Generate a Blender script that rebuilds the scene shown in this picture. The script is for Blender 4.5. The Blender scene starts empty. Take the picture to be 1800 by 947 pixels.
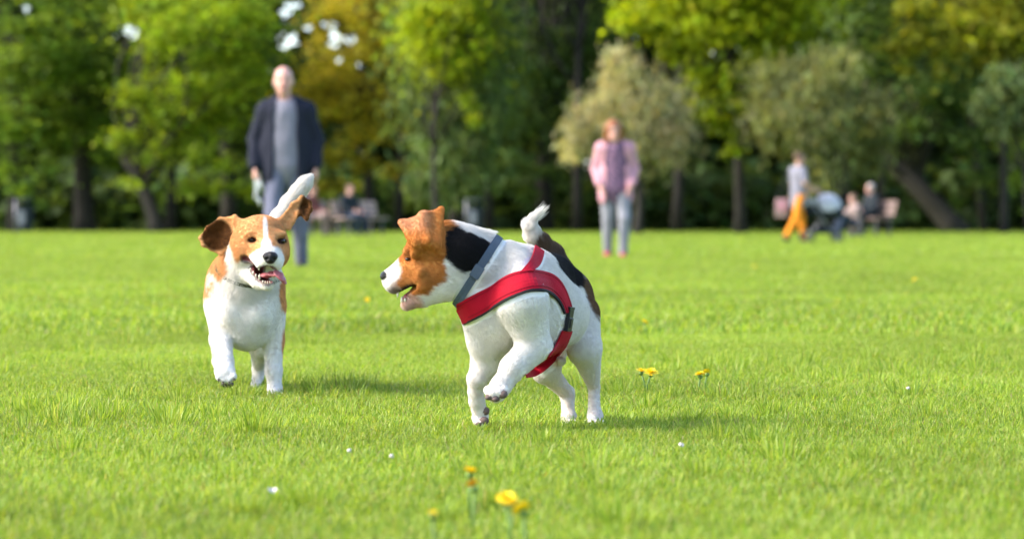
import bpy, math, random
import numpy as np
from mathutils import Vector, Matrix, Quaternion
from mathutils.bvhtree import BVHTree
from mathutils.kdtree import KDTree

# ------------------------------------------------------------------ camera, sky, sun, exposure
scene = bpy.context.scene
C = scene.collection
R = math.radians
FPX = 6750.0            # focal length in pixels of the 1800 px wide photograph (135 mm lens)
CAM_H = 0.456           # eye height: the photographer is lying / kneeling on the lawn
HORIZON = 385.0

cam_data = bpy.data.cameras.new('camera')
cam_data.lens = 135.0
cam_data.sensor_width = 36.0
cam_data.clip_start = 0.1
cam_data.clip_end = 5000
cam_data.dof.use_dof = True
cam_data.dof.focus_distance = 8.75
cam_data.dof.aperture_fstop = 5.8
cam_data.dof.aperture_blades = 0
cam = bpy.data.objects.new('camera', cam_data)
C.objects.link(cam)
cam.location = (0, 0, CAM_H)
cam.rotation_euler = (R(90) - math.atan((473.5 - HORIZON) / FPX), 0, 0)
scene.camera = cam

SUN_EL, SUN_AZ = 38.0, -96.0      # degrees; azimuth from +Y (away from camera) towards +X
world = bpy.data.worlds.new('World')
scene.world = world
world.use_nodes = True
wn = world.node_tree
wn.nodes.clear()
sky = wn.nodes.new('ShaderNodeTexSky')
sky.sky_type = 'NISHITA'
sky.sun_disc = False
sky.sun_elevation = R(SUN_EL)
sky.sun_rotation = R(SUN_AZ)
sky.air_density = 0.75
sky.dust_density = 1.6
sky.ozone_density = 0.6
bg = wn.nodes.new('ShaderNodeBackground')
bg.inputs['Strength'].default_value = 0.15
wo = wn.nodes.new('ShaderNodeOutputWorld')
wn.links.new(sky.outputs[0], bg.inputs[0])
wn.links.new(bg.outputs[0], wo.inputs[0])

sun_data = bpy.data.lights.new('sun', 'SUN')
sun_data.energy = 1.9
sun_data.angle = R(18.0)          # thin veil of cloud: soft shadows
sun_data.color = (1.0, 0.94, 0.84)
sun = bpy.data.objects.new('sun', sun_data)
C.objects.link(sun)
sd = Vector((math.sin(R(SUN_AZ)) * math.cos(R(SUN_EL)), math.cos(R(SUN_AZ)) * math.cos(R(SUN_EL)), math.sin(R(SUN_EL))))
sun.rotation_euler = sd.to_track_quat('Z', 'Y').to_euler()

scene.view_settings.view_transform = 'Standard'
scene.view_settings.look = 'None'
scene.view_settings.exposure = 1.9
scene.view_settings.gamma = 1.0
scene.render.engine = 'CYCLES'
scene.cycles.use_denoising = True
scene.cycles.max_bounces = 8
scene.cycles.diffuse_bounces = 4
scene.cycles.glossy_bounces = 2
scene.cycles.transmission_bounces = 4
scene.cycles.transparent_max_bounces = 8
scene.cycles.sample_clamp_indirect = 6
scene.cycles_curves.shape = 'RIBBONS'
scene.cycles_curves.subdivisions = 2

# ------------------------------------------------------------------ helpers
def terrain(y):
    """lawn is level, rising very slightly to the tree line"""
    t = np.clip((np.asarray(y, float) - 70.0) / 45.0, 0, 1)
    return 0.06 * t * t * (3 - 2 * t)

def P(px, py, D):
    """world point seen at photograph pixel (px, py) at distance D"""
    return np.array([(px - 900.0) / FPX * D, D, CAM_H - (py - HORIZON) / FPX * D])

def Parr(a, D0, s):
    a = np.asarray(a, float)
    D = D0 + a[..., 2] * s
    return np.stack([(a[..., 0] - 900) / FPX * D, D, CAM_H - (a[..., 1] - HORIZON) / FPX * D], -1)

def inv(P3, D0, s):
    D = P3[:, 1]
    return np.stack([P3[:, 0] * FPX / D + 900, (CAM_H - P3[:, 2]) * FPX / D + HORIZON, (D - D0) / s], -1)

def sstep(a, b, x):
    t = np.clip((x - a) / (b - a), 0, 1)
    return t * t * (3 - 2 * t)

_rs = np.random.RandomState(7)
_nd = _rs.normal(size=(14, 3)); _nd /= np.linalg.norm(_nd, axis=1)[:, None]
_nph = _rs.rand(14) * 6.28
_nf = 2 ** (_rs.rand(14) * 2.2 - 0.6)
def noise3(p, freq=1.0):
    v = np.zeros(len(p))
    for d, ph, f in zip(_nd, _nph, _nf):
        v += np.sin(p @ d * f * freq + ph)
    return v / 5.3

def mesh_obj(name, verts, faces, mat=None, parent=None, smooth=True, col=None, base=None):
    """faces: (n,k) array or list"""
    verts = np.asarray(verts, np.float64)
    if base is not None:
        verts = verts - np.asarray(base)
    me = bpy.data.meshes.new(name)
    if isinstance(faces, np.ndarray) and len(faces):
        n, k = faces.shape
        me.vertices.add(len(verts)); me.vertices.foreach_set('co', verts.astype(np.float32).ravel())
        me.loops.add(n * k); me.loops.foreach_set('vertex_index', faces.astype(np.int32).ravel())
        me.polygons.add(n)
        me.polygons.foreach_set('loop_start', np.arange(0, n * k, k, dtype=np.int32))
        me.update(calc_edges=True)
    else:
        me.from_pydata([tuple(v) for v in verts], [], [tuple(f) for f in faces])
        me.update()
    if smooth:
        me.polygons.foreach_set('use_smooth', np.ones(len(me.polygons), bool))
    if col is not None:
        c = np.ones((len(verts), 4), np.float32); c[:, :3] = col
        at = me.color_attributes.new('Col', 'FLOAT_COLOR', 'POINT')
        at.data.foreach_set('color', c.ravel())
    if mat is not None:
        me.materials.append(mat)
    o = bpy.data.objects.new(name, me)
    C.objects.link(o)
    if parent is not None:
        o.parent = parent
    return o

def empty(name, loc, rz=0.0):
    o = bpy.data.objects.new(name, None)
    o.empty_display_size = 0.2
    C.objects.link(o)
    o.location = tuple(loc); o.rotation_euler = (0, 0, rz)
    return o

def tag(o, label=None, cat=None, group=None, kind=None):
    if label: o['label'] = label
    if cat: o['category'] = cat
    if group: o['group'] = group
    if kind: o['kind'] = kind
    return o

def copy_tree(o, parent=None):
    c = o.copy(); C.objects.link(c)
    c.parent = parent
    for ch in list(o.children):
        copy_tree(ch, c)
    return c

class MB:
    """collects simple shapes into one mesh"""
    def __init__(s): s.v = []; s.f = []
    def add(s, v, f):
        n = len(s.v); s.v += [tuple(p) for p in v]; s.f += [tuple(i + n for i in q) for q in f]; return s
    def box(s, c, d, rot=None):
        x, y, z = np.array(d) / 2.0
        b = min(x, y, z) * 0.22
        pts = []
        # bevelled box: 24 vertices
        for sx in (-1, 1):
            for sy in (-1, 1):
                for sz in (-1, 1):
                    pts += [(sx * x, sy * (y - b), sz * (z - b)), (sx * (x - b), sy * y, sz * (z - b)), (sx * (x - b), sy * (y - b), sz * z)]
        M = rot if rot is not None else np.eye(3)
        n0 = len(s.v)
        pts = np.array(pts) @ np.array(M).T + np.array(c)
        import itertools
        idx = {k: i * 3 for i, k in enumerate(itertools.product((-1, 1), repeat=3))}
        F = []
        for ax in range(3):
            for sg in (-1, 1):
                o = [a for a in range(3) if a != ax]
                q = []
                for (p, r) in ((-1, -1), (1, -1), (1, 1), (-1, 1)):
                    k = [0, 0, 0]; k[ax] = sg; k[o[0]] = p; k[o[1]] = r
                    q.append(idx[tuple(k)] + ax)
                flip = (sg > 0) == (ax == 1)
                F.append(q[::-1] if flip else q)
        for ax in range(3):
            o = [a for a in range(3) if a != ax]
            for p in (-1, 1):
                for r in (-1, 1):
                    k0 = [0, 0, 0]; k1 = [0, 0, 0]
                    k0[ax] = -1; k1[ax] = 1
                    for k in (k0, k1): k[o[0]] = p; k[o[1]] = r
                    a, b2 = idx[tuple(k0)], idx[tuple(k1)]
                    q = [a + o[0], b2 + o[0], b2 + o[1], a + o[1]]
                    if (p * r > 0) == (ax != 1): q = q[::-1]
                    F.append(q)
        for k, i in idx.items():
            t = [i, i + 1, i + 2]
            if k[0] * k[1] * k[2] < 0: t = t[::-1]
            F.append(t)
        s.v += [tuple(p) for p in pts]; s.f += [tuple(i + n0 for i in q) for q in F]
        return s
    def tube(s, pts, rad, seg=8, cap=True):
        pts = np.array(pts, float)
        if np.isscalar(rad): rad = [rad] * len(pts)
        n0 = len(s.v)
        t = np.gradient(pts, axis=0)
        t /= np.linalg.norm(t, axis=1)[:, None] + 1e-12
        up = np.array([0, 0, 1.0]) if abs(t[0][2]) < 0.9 else np.array([1.0, 0, 0])
        u = np.cross(t[0], up); u /= np.linalg.norm(u)
        for i in range(len(pts)):
            u = u - t[i] * (u @ t[i]); u /= np.linalg.norm(u) + 1e-12
            w = np.cross(t[i], u)
            for k in range(seg):
                a = 2 * math.pi * k / seg
                s.v.append(tuple(pts[i] + rad[i] * (math.cos(a) * u + math.sin(a) * w)))
        for i in range(len(pts) - 1):
            for k in range(seg):
                a = n0 + i * seg + k; b = n0 + i * seg + (k + 1) % seg
                s.f.append((a, b, b + seg, a + seg))
        if cap:
            s.f.append(tuple(n0 + k for k in range(seg))[::-1])
            s.f.append(tuple(n0 + (len(pts) - 1) * seg + k for k in range(seg)))
        return s
    def lathe(s, prof, c=(0, 0, 0), seg=16, axis='z', M=None):
        n0 = len(s.v)
        for r, h in prof:
            for k in range(seg):
                a = 2 * math.pi * k / seg
                p = np.array([r * math.cos(a), r * math.sin(a), h])
                if M is not None: p = np.array(M) @ p
                s.v.append(tuple(p + np.array(c)))
        for i in range(len(prof) - 1):
            for k in range(seg):
                a = n0 + i * seg + k; b = n0 + i * seg + (k + 1) % seg
                s.f.append((a, b, b + seg, a + seg))
        s.f.append(tuple(n0 + k for k in range(seg))[::-1])
        s.f.append(tuple(n0 + (len(prof) - 1) * seg + k for k in range(seg)))
        return s
    def build(s, name, mat=None, parent=None, smooth=False, base=None):
        return mesh_obj(name, np.array(s.v), s.f, mat, parent, smooth, base=base)

def ball(c, r, seg=20, rings=12):
    """uv ellipsoid; r scalar or triple"""
    r = np.array([r] * 3 if np.isscalar(r) else r, float)
    v = [(0, 0, 1)]
    for i in range(1, rings):
        th = math.pi * i / rings
        for k in range(seg):
            a = 2 * math.pi * k / seg
            v.append((math.sin(th) * math.cos(a), math.sin(th) * math.sin(a), math.cos(th)))
    v.append((0, 0, -1))
    f = []
    for k in range(seg):
        f.append((0, 1 + k, 1 + (k + 1) % seg))
    for i in range(rings - 2):
        for k in range(seg):
            a = 1 + i * seg + k; b = 1 + i * seg + (k + 1) % seg
            f.append((a, a + seg, b + seg, b))
    last = len(v) - 1
    for k in range(seg):
        a = 1 + (rings - 2) * seg + k; b = 1 + (rings - 2) * seg + (k + 1) % seg
        f.append((a, last, b))
    return np.array(v) * r + np.array(c), f

# ------------------------------------------------------------------ signed-distance sculpting
class Sdf:
    def __init__(s, lo, hi, vox):
        s.lo = np.array(lo, float); s.vox = vox
        n = np.ceil((np.array(hi) - s.lo) / vox).astype(int) + 1
        s.ax = [s.lo[i] + np.arange(n[i]) * vox for i in range(3)]
        s.D = np.full(n, 1.0, np.float32)
        s.prims = []
    def _local(s, blo, bhi):
        i0 = np.maximum(np.floor((np.array(blo) - s.lo) / s.vox).astype(int), 0)
        i1 = np.minimum(np.ceil((np.array(bhi) - s.lo) / s.vox).astype(int) + 1, np.array(s.D.shape))
        sl = tuple(slice(a, b) for a, b in zip(i0, i1))
        X, Y, Z = np.meshgrid(*[s.ax[i][sl[i]] for i in range(3)], indexing='ij', sparse=True)
        return sl, X.astype(np.float32), Y.astype(np.float32), Z.astype(np.float32)
    def _blend(s, sl, d, k, op):
        a = s.D[sl]
        d = d.astype(np.float32)
        if op == 'u':
            if k > 0:
                h = np.maximum(k - np.abs(a - d), 0) / k
                s.D[sl] = np.minimum(a, d) - h * h * (k * 0.25)
            else:
                s.D[sl] = np.minimum(a, d)
        else:
            d = -d
            h = np.maximum(k - np.abs(a - d), 0) / k
            s.D[sl] = np.maximum(a, d) + h * h * (k * 0.25)
    @staticmethod
    def f_rc(X, Y, Z, q):
        a, ab, ra, rb, sq = q
        L2 = float(ab @ ab) + 1e-12
        x, y, z = X - a[0], Y - a[1], Z - a[2]
        t = np.clip((x * ab[0] + y * ab[1] + z * ab[2]) / L2, 0, 1)
        x = x - t * ab[0]; y = y - t * ab[1]; z = z - t * ab[2]
        if sq is not None:
            v, fac = sq                     # radius along v multiplied by fac
            c = (x * v[0] + y * v[1] + z * v[2]) * (1.0 / fac - 1.0)
            x = x + c * v[0]; y = y + c * v[1]; z = z + c * v[2]
        return np.sqrt(x * x + y * y + z * z) - (ra + (rb - ra) * t)
    @staticmethod
    def f_ell(X, Y, Z, q):
        c, r, M = q                         # rows of M: local axes
        x, y, z = X - c[0], Y - c[1], Z - c[2]
        u = [(x * M[i][0] + y * M[i][1] + z * M[i][2]) / r[i] for i in range(3)]
        k0 = np.sqrt(u[0] ** 2 + u[1] ** 2 + u[2] ** 2)
        k1 = np.sqrt((u[0] / r[0]) ** 2 + (u[1] / r[1]) ** 2 + (u[2] / r[2]) ** 2) + 1e-9
        return k0 * (k0 - 1) / k1
    @staticmethod
    def f_tri(X, Y, Z, q):
        a, b, c, th = q
        ba, cb, ac = b - a, c - b, a - c
        n = np.cross(ba, ac); n2 = float(n @ n) + 1e-15
        def sub(p): return X - p[0], Y - p[1], Z - p[2]
        pa, pb, pc = sub(a), sub(b), sub(c)
        def dt(p, v): return p[0] * v[0] + p[1] * v[1] + p[2] * v[2]
        s1 = np.sign(dt(pa, np.cross(ba, n))); s2 = np.sign(dt(pb, np.cross(cb, n))); s3 = np.sign(dt(pc, np.cross(ac, n)))
        def seg(p, e):
            t = np.clip(dt(p, e) / float(e @ e), 0, 1)
            return (p[0] - t * e[0]) ** 2 + (p[1] - t * e[1]) ** 2 + (p[2] - t * e[2]) ** 2
        edge = np.minimum(np.minimum(seg(pa, ba), seg(pb, cb)), seg(pc, ac))
        face = dt(pa, n) ** 2 / n2
        return np.sqrt(np.where(s1 + s2 + s3 < 2, edge, face)) - th
    def rc(s, a, b, ra, rb, k=0.01, op='u', sq=None, flow=None, fur=None, tagn=None):
        a = np.array(a, float); b = np.array(b, float)
        q = (a, b - a, ra, rb, sq)
        m = k + 3 * s.vox
        mul = max(1.0, sq[1]) if sq is not None else 1.0
        rr = max(ra, rb) * mul + m
        lo = np.minimum(a, b) - rr; hi = np.maximum(a, b) + rr
        sl, X, Y, Z = s._local(lo, hi)
        s._blend(sl, Sdf.f_rc(X, Y, Z, q), k, op)
        if op == 'u':
            s.prims.append((Sdf.f_rc, q, (b - a) if flow is None else np.array(flow, float), fur, tagn))
    def ell(s, c, r, M=None, k=0.01, op='u', flow=(0, 0, -1), fur=None, tagn=None):
        c = np.array(c, float); r = np.array(r, float)
        M = np.eye(3) if M is None else np.array(M, float)
        q = (c, r, M)
        rr = max(r) + k + 3 * s.vox
        sl, X, Y, Z = s._local(c - rr, c + rr)
        s._blend(sl, Sdf.f_ell(X, Y, Z, q), k, op)
        if op == 'u':
            s.prims.append((Sdf.f_ell, q, np.array(flow, float), fur, tagn))
    def tri(s, a, b, c, th, k=0.006, flow=(0, 0, -1), fur=None, tagn=None):
        a, b, c = (np.array(v, float) for v in (a, b, c))
        q = (a, b, c, th)
        rr = th + k + 3 * s.vox
        sl, X, Y, Z = s._local(np.minimum(np.minimum(a, b), c) - rr, np.maximum(np.maximum(a, b), c) + rr)
        s._blend(sl, Sdf.f_tri(X, Y, Z, q), k, 'u')
        s.prims.append((Sdf.f_tri, q, np.array(flow, float), fur, tagn))
    def mesh(s, smooth=1):
        """surface nets -> verts, quads"""
        D = s.D
        ins = D < 0
        nx, ny, nz = D.shape
        cnt = np.zeros((nx - 1, ny - 1, nz - 1), np.int8)
        for dx in (0, 1):
            for dy in (0, 1):
                for dz in (0, 1):
                    cnt += ins[dx:nx - 1 + dx, dy:ny - 1 + dy, dz:nz - 1 + dz]
        act = (cnt > 0) & (cnt < 8)
        I, J, K = np.nonzero(act)
        vid = np.full(act.shape, -1, np.int32)
        vid[I, J, K] = np.arange(len(I))
        acc = np.zeros((len(I), 3)); num = np.zeros(len(I))
        corners = [(dx, dy, dz) for dx in (0, 1) for dy in (0, 1) for dz in (0, 1)]
        val = {c: D[I + c[0], J + c[1], K + c[2]] for c in corners}
        for c in corners:
            for ax in range(3):
                if c[ax] == 0:
                    e = list(c); e[ax] = 1; e = tuple(e)
                    va, vb = val[c], val[e]
                    cr = (va < 0) != (vb < 0)
                    t = np.where(cr, va / np.where(va - vb == 0, 1, va - vb), 0)
                    p = np.tile(np.array(c, float), (len(I), 1)); p[:, ax] += t
                    acc[cr] += p[cr]; num[cr] += 1
        V = (np.stack([I, J, K], 1) + acc / num[:, None]) * s.vox + s.lo
        quads = []
        for ax in range(3):
            o = [a for a in range(3) if a != ax]
            A = np.take(ins, range(0, D.shape[ax] - 1), axis=ax); B = np.take(ins, range(1, D.shape[ax]), axis=ax)
            e = A != B
            idx = np.array(np.nonzero(e))
            ok = (idx[o[0]] > 0) & (idx[o[1]] > 0) & (idx[o[0]] < D.shape[o[0]] - 1) & (idx[o[1]] < D.shape[o[1]] - 1)
            idx = idx[:, ok]
            inside_a = A[tuple(idx)]
            q = []
            for (u, w) in ((-1, -1), (0, -1), (0, 0), (-1, 0)):
                j = idx.copy(); j[o[0]] += u; j[o[1]] += w
                q.append(vid[tuple(j)])
            q = np.stack(q, 1)
            flip = inside_a if ax != 1 else ~inside_a
            q[~flip] = q[~flip][:, ::-1]
            quads.append(q)
        F = np.concatenate(quads)
        F = F[(F >= 0).all(1)]
        for _ in range(smooth):
            S = np.zeros_like(V); n = np.zeros(len(V))
            for a in range(4):
                b = (a + 1) % 4
                np.add.at(S, F[:, a], V[F[:, b]]); np.add.at(n, F[:, a], 1)
                np.add.at(S, F[:, b], V[F[:, a]]); np.add.at(n, F[:, b], 1)
            V = V * 0.5 + 0.5 * S / np.maximum(n, 1)[:, None]
        return V, F
    def fields(s, V, soft=0.006):
        """flow direction and fur length blended from the nearest primitives; tag of the nearest"""
        X, Y, Z = V[:, 0], V[:, 1], V[:, 2]
        ds = np.stack([f(X, Y, Z, q) for f, q, _, _, _ in s.prims], 1)
        dm = ds.min(1)
        w = np.exp(-np.clip(ds - dm[:, None], 0, 0.2) / soft)
        fl = np.array([p[2] / (np.linalg.norm(p[2]) + 1e-9) for p in s.prims])
        fu = np.array([0.008 if p[3] is None else p[3] for p in s.prims])
        ws = w.sum(1)
        return (w @ fl) / ws[:, None], (w @ fu) / ws, ds.argmin(1)

def vnormals(V, F):
    fn = np.cross(V[F[:, 2]] - V[F[:, 0]], V[F[:, 3]] - V[F[:, 1]])
    N = np.zeros_like(V)
    for a in range(4):
        np.add.at(N, F[:, a], fn)
    return N / (np.linalg.norm(N, axis=1)[:, None] + 1e-12)

# ------------------------------------------------------------------ materials
def newmat(name):
    m = bpy.data.materials.new(name); m.use_nodes = True
    nt = m.node_tree; b = nt.nodes['Principled BSDF']
    return m, nt, b

def pbr(name, col, rough=0.6, noise=0.0, nscale=30.0, bump=0.0, metallic=0.0, spec=0.35, coord='Object', sheen=0.0):
    m, nt, b = newmat(name)
    b.inputs['Base Color'].default_value = (*col, 1)
    b.inputs['Roughness'].default_value = rough
    b.inputs['Metallic'].default_value = metallic
    b.inputs['Specular IOR Level'].default_value = spec
    if sheen: b.inputs['Sheen Weight'].default_value = sheen
    if noise or bump:
        tc = nt.nodes.new('ShaderNodeTexCoord'); nz = nt.nodes.new('ShaderNodeTexNoise')
        nz.inputs['Scale'].default_value = nscale; nz.inputs['Detail'].default_value = 5
        nt.links.new(tc.outputs[coord], nz.inputs['Vector'])
        if noise:
            mx = nt.nodes.new('ShaderNodeMix'); mx.data_type = 'RGBA'
            mx.inputs['A'].default_value = (*[c * (1 - noise) for c in col], 1)
            mx.inputs['B'].default_value = (*[min(1, c * (1 + noise)) for c in col], 1)
            nt.links.new(nz.outputs['Fac'], mx.inputs['Factor']); nt.links.new(mx.outputs['Result'], b.inputs['Base Color'])
        if bump:
            bp = nt.nodes.new('ShaderNodeBump'); bp.inputs['Strength'].default_value = bump; bp.inputs['Distance'].default_value = 0.01
            nt.links.new(nz.outputs['Fac'], bp.inputs['Height']); nt.links.new(bp.outputs[0], b.inputs['Normal'])
    return m

def attr_mat(name, rough=0.6, spec=0.3, trans=0.0, trans_col=(1.25, 1.15, 0.5), sheen=0.0, world_noise=0.0, sss=0.0):
    m, nt, b = newmat(name)
    at = nt.nodes.new('ShaderNodeAttribute'); at.attribute_name = 'Col'
    src = at.outputs['Color']
    if world_noise:
        g = nt.nodes.new('ShaderNodeNewGeometry'); nz = nt.nodes.new('ShaderNodeTexNoise')
        nz.inputs['Scale'].default_value = 0.55; nz.inputs['Detail'].default_value = 3
        nt.links.new(g.outputs['Position'], nz.inputs['Vector'])
        rp = nt.nodes.new('ShaderNodeMapRange')
        rp.inputs['From Min'].default_value = 0.3; rp.inputs['From Max'].default_value = 0.7
        rp.inputs['To Min'].default_value = 1 - world_noise; rp.inputs['To Max'].default_value = 1 + world_noise
        nt.links.new(nz.outputs['Fac'], rp.inputs['Value'])
        vm = nt.nodes.new('ShaderNodeVectorMath'); vm.operation = 'SCALE'
        nt.links.new(src, vm.inputs[0]); nt.links.new(rp.outputs[0], vm.inputs['Scale'])
        src = vm.outputs[0]
    nt.links.new(src, b.inputs['Base Color'])
    b.inputs['Roughness'].default_value = rough
    b.inputs['Specular IOR Level'].default_value = spec
    if sheen: b.inputs['Sheen Weight'].default_value = sheen
    if sss:
        b.inputs['Subsurface Weight'].default_value = sss
        b.inputs['Subsurface Radius'].default_value = (1.0, 0.4, 0.25)
        b.inputs['Subsurface Scale'].default_value = 0.01
    if trans:
        tr = nt.nodes.new('ShaderNodeBsdfTranslucent'); ms = nt.nodes.new('ShaderNodeMixShader')
        v2 = nt.nodes.new('ShaderNodeVectorMath'); v2.operation = 'MULTIPLY'; v2.inputs[1].default_value = trans_col
        nt.links.new(src, v2.inputs[0]); nt.links.new(v2.outputs[0], tr.inputs['Color'])
        ms.inputs[0].default_value = trans
        out = nt.nodes['Material Output']
        nt.links.new(b.outputs[0], ms.inputs[1]); nt.links.new(tr.outputs[0], ms.inputs[2]); nt.links.new(ms.outputs[0], out.inputs[0])
    return m

M = {}
M['coat'] = attr_mat('dog_coat_skin', 0.85, 0.08, sheen=0.0)
M['fur'] = attr_mat('dog_fur', 0.6, 0.15, trans=0.45, trans_col=(1, 1, 1))
M['leaf'] = attr_mat('leaf', 0.6, 0.2, trans=0.5, trans_col=(1.3, 1.2, 0.5))
M['grass'] = attr_mat('grass_blade', 0.5, 0.35, trans=0.5, trans_col=(1.25, 1.12, 0.5), world_noise=0.20)
M['skin'] = attr_mat('skin', 0.5, 0.4, sss=0.1)
M['bark'] = pbr('bark', (0.030, 0.026, 0.021), 0.9, 0.5, 9, 0.8)
# ================================================================== THE SETTING
def build_ground():
    ys = np.concatenate([np.linspace(-30, 60, 10), np.linspace(66, 125, 30), np.array([160, 240, 400, 900, 3000.])])
    xs = np.array([-3000, -800, -200, -60, -30, -15, 0, 15, 30, 60, 200, 800, 3000.])
    V = np.array([(x, y, terrain(y) - 0.004) for y in ys for x in xs])
    n = len(xs)
    F = np.array([(j * n + i, j * n + i + 1, (j + 1) * n + i + 1, (j + 1) * n + i) for j in range(len(ys) - 1) for i in range(n - 1)])
    m, nt, b = newmat('lawn_soil')
    tc = nt.nodes.new('ShaderNodeNewGeometry')
    nz = nt.nodes.new('ShaderNodeTexNoise'); nz.inputs['Scale'].default_value = 25; nz.inputs['Detail'].default_value = 8
    nz2 = nt.nodes.new('ShaderNodeTexNoise'); nz2.inputs['Scale'].default_value = 0.4
    cr = nt.nodes.new('ShaderNodeValToRGB')
    cr.color_ramp.elements[0].color = (0.10, 0.16, 0.016, 1); cr.color_ramp.elements[0].position = 0.3
    cr.color_ramp.elements[1].color = (0.20, 0.30, 0.03, 1); cr.color_ramp.elements[1].position = 0.7
    nt.links.new(tc.outputs['Position'], nz.inputs['Vector']); nt.links.new(tc.outputs['Position'], nz2.inputs['Vector'])
    ad = nt.nodes.new('ShaderNodeMath'); ad.operation = 'AVERAGE' if hasattr(ad, 'AVERAGE') else 'ADD'
    ml = nt.nodes.new('ShaderNodeMath'); ml.operation = 'MULTIPLY'; ml.inputs[1].default_value = 0.5
    nt.links.new(nz.outputs['Fac'], ad.inputs[0]); nt.links.new(nz2.outputs['Fac'], ad.inputs[1])
    nt.links.new(ad.outputs[0], ml.inputs[0]); nt.links.new(ml.outputs[0], cr.inputs[0])
    nt.links.new(cr.outputs[0], b.inputs['Base Color']); b.inputs['Roughness'].default_value = 0.95
    bp = nt.nodes.new('ShaderNodeBump'); bp.inputs['Strength'].default_value = 0.6
    nt.links.new(nz.outputs['Fac'], bp.inputs['Height']); nt.links.new(bp.outputs[0], b.inputs['Normal'])
    o = mesh_obj('ground', V, F, m, smooth=False)
    tag(o, kind='structure')
build_ground()

# ---- grass: clump meshes instanced over a point mesh
GREENS = np.array([[0.158, 0.262, 0.022], [0.212, 0.315, 0.030], [0.265, 0.350, 0.044], [0.112, 0.212, 0.018], [0.340, 0.390, 0.095], [0.228, 0.325, 0.034]]) * 1.14
def blades(rs, n, size, hmin, hmax, wmin, wmax, round_=False, lean=0.5, dry=0.05):
    if round_:
        r = size * np.sqrt(rs.rand(n)) / 2; a = rs.rand(n) * 6.283
        bx, by = r * np.cos(a), r * np.sin(a)
    else:
        bx = (rs.rand(n) - .5) * size; by = (rs.rand(n) - .5) * size
    h = hmin + (hmax - hmin) * rs.rand(n) ** 1.6
    w = wmin + (wmax - wmin) * rs.rand(n)
    a = rs.rand(n) * 6.283; ln = lean * (0.15 + rs.rand(n) ** 1.5) * h
    fa = a + rs.normal(0, 0.6, n)
    dx, dy = np.cos(a), np.sin(a)
    sx, sy = -np.sin(fa) * w / 2, np.cos(fa) * w / 2
    if round_:
        out = np.arctan2(by, bx); dx = np.cos(out + rs.normal(0, .5, n)); dy = np.sin(out + rs.normal(0, .5, n))
    z0 = np.full(n, -0.006)
    V = np.empty((n, 7, 3))
    for row, (t, lf, wf) in enumerate(((0, 0, 0.8), (0.42, 0.22, 1.0), (0.78, 0.62, 0.7))):
        cx = bx + dx * ln * lf; cy = by + dy * ln * lf; cz = z0 + h * t
        V[:, row * 2] = np.stack([cx - sx * wf, cy - sy * wf, cz], 1)
        V[:, row * 2 + 1] = np.stack([cx + sx * wf, cy + sy * wf, cz], 1)
    V[:, 6] = np.stack([bx + dx * ln * 1.1, by + dy * ln * 1.1, z0 + h * (1 - 0.08 * lean)], 1)
    base = (np.arange(n) * 7)[:, None]
    T = np.array([[0, 1, 3], [0, 3, 2], [2, 3, 5], [2, 5, 4], [4, 5, 6]])
    F = (base[:, :, None] + T[None]).reshape(-1, 3)
    c = GREENS[rs.randint(0, len(GREENS), n)] * (0.75 + 0.5 * rs.rand(n))[:, None]
    d = rs.rand(n) < dry
    c[d] = np.array([0.36, 0.30, 0.12]) * (0.7 + 0.5 * rs.rand(d.sum()))[:, None]
    col = np.repeat(c, 7, 0)
    return V.reshape(-1, 3), F, col

def grass_proto(coll, name, *a, **k):
    V, F, col = blades(*a, **k)
    o = mesh_obj(name, V, F, M['grass'], None, True, col)
    C.objects.unlink(o); coll.objects.link(o)
    return o

def scatter(name, coll, pts, idx, rotz, scl, label, tilt=None):
    me = bpy.data.meshes.new(name)
    me.from_pydata([tuple(p) for p in pts], [], [])
    n = len(pts)
    for nm, ty, data in (('idx', 'INT', np.asarray(idx, np.int32)), ('scl', 'FLOAT', np.asarray(scl, np.float32))):
        me.attributes.new(nm, ty, 'POINT').data.foreach_set('value', data)
    rv = np.zeros((n, 3), np.float32); rv[:, 2] = rotz
    if tilt is not None: rv[:, :2] = tilt
    me.attributes.new('rot', 'FLOAT_VECTOR', 'POINT').data.foreach_set('vector', rv.ravel())
    o = bpy.data.objects.new(name, me); C.objects.link(o)
    ng = bpy.data.node_groups.new(name + '_scatter', 'GeometryNodeTree')
    ng.interface.new_socket('Geometry', in_out='INPUT', socket_type='NodeSocketGeometry')
    ng.interface.new_socket('Geometry', in_out='OUTPUT', socket_type='NodeSocketGeometry')
    N = ng.nodes.new; L = ng.links.new
    gi, go = N('NodeGroupInput'), N('NodeGroupOutput')
    ci = N('GeometryNodeCollectionInfo'); ci.inputs['Collection'].default_value = coll
    ci.inputs['Separate Children'].default_value = True; ci.inputs['Reset Children'].default_value = True
    ip = N('GeometryNodeInstanceOnPoints')
    def na(nm, ty):
        x = N('GeometryNodeInputNamedAttribute'); x.data_type = ty; x.inputs['Name'].default_value = nm
        return [s for s in x.outputs if s.enabled and s.name == 'Attribute'][0]
    L(gi.outputs[0], ip.inputs['Points']); L(ci.outputs[0], ip.inputs['Instance'])
    ip.inputs['Pick Instance'].default_value = True
    L(na('idx', 'INT'), ip.inputs['Instance Index'])
    L(na('rot', 'FLOAT_VECTOR'), ip.inputs['Rotation'])
    L(na('scl', 'FLOAT'), ip.inputs['Scale'])
    L(ip.outputs[0], go.inputs[0])
    md = o.modifiers.new('scatter', 'NODES'); md.node_group = ng
    tag(o, label, 'grass', kind='stuff')
    return o

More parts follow.
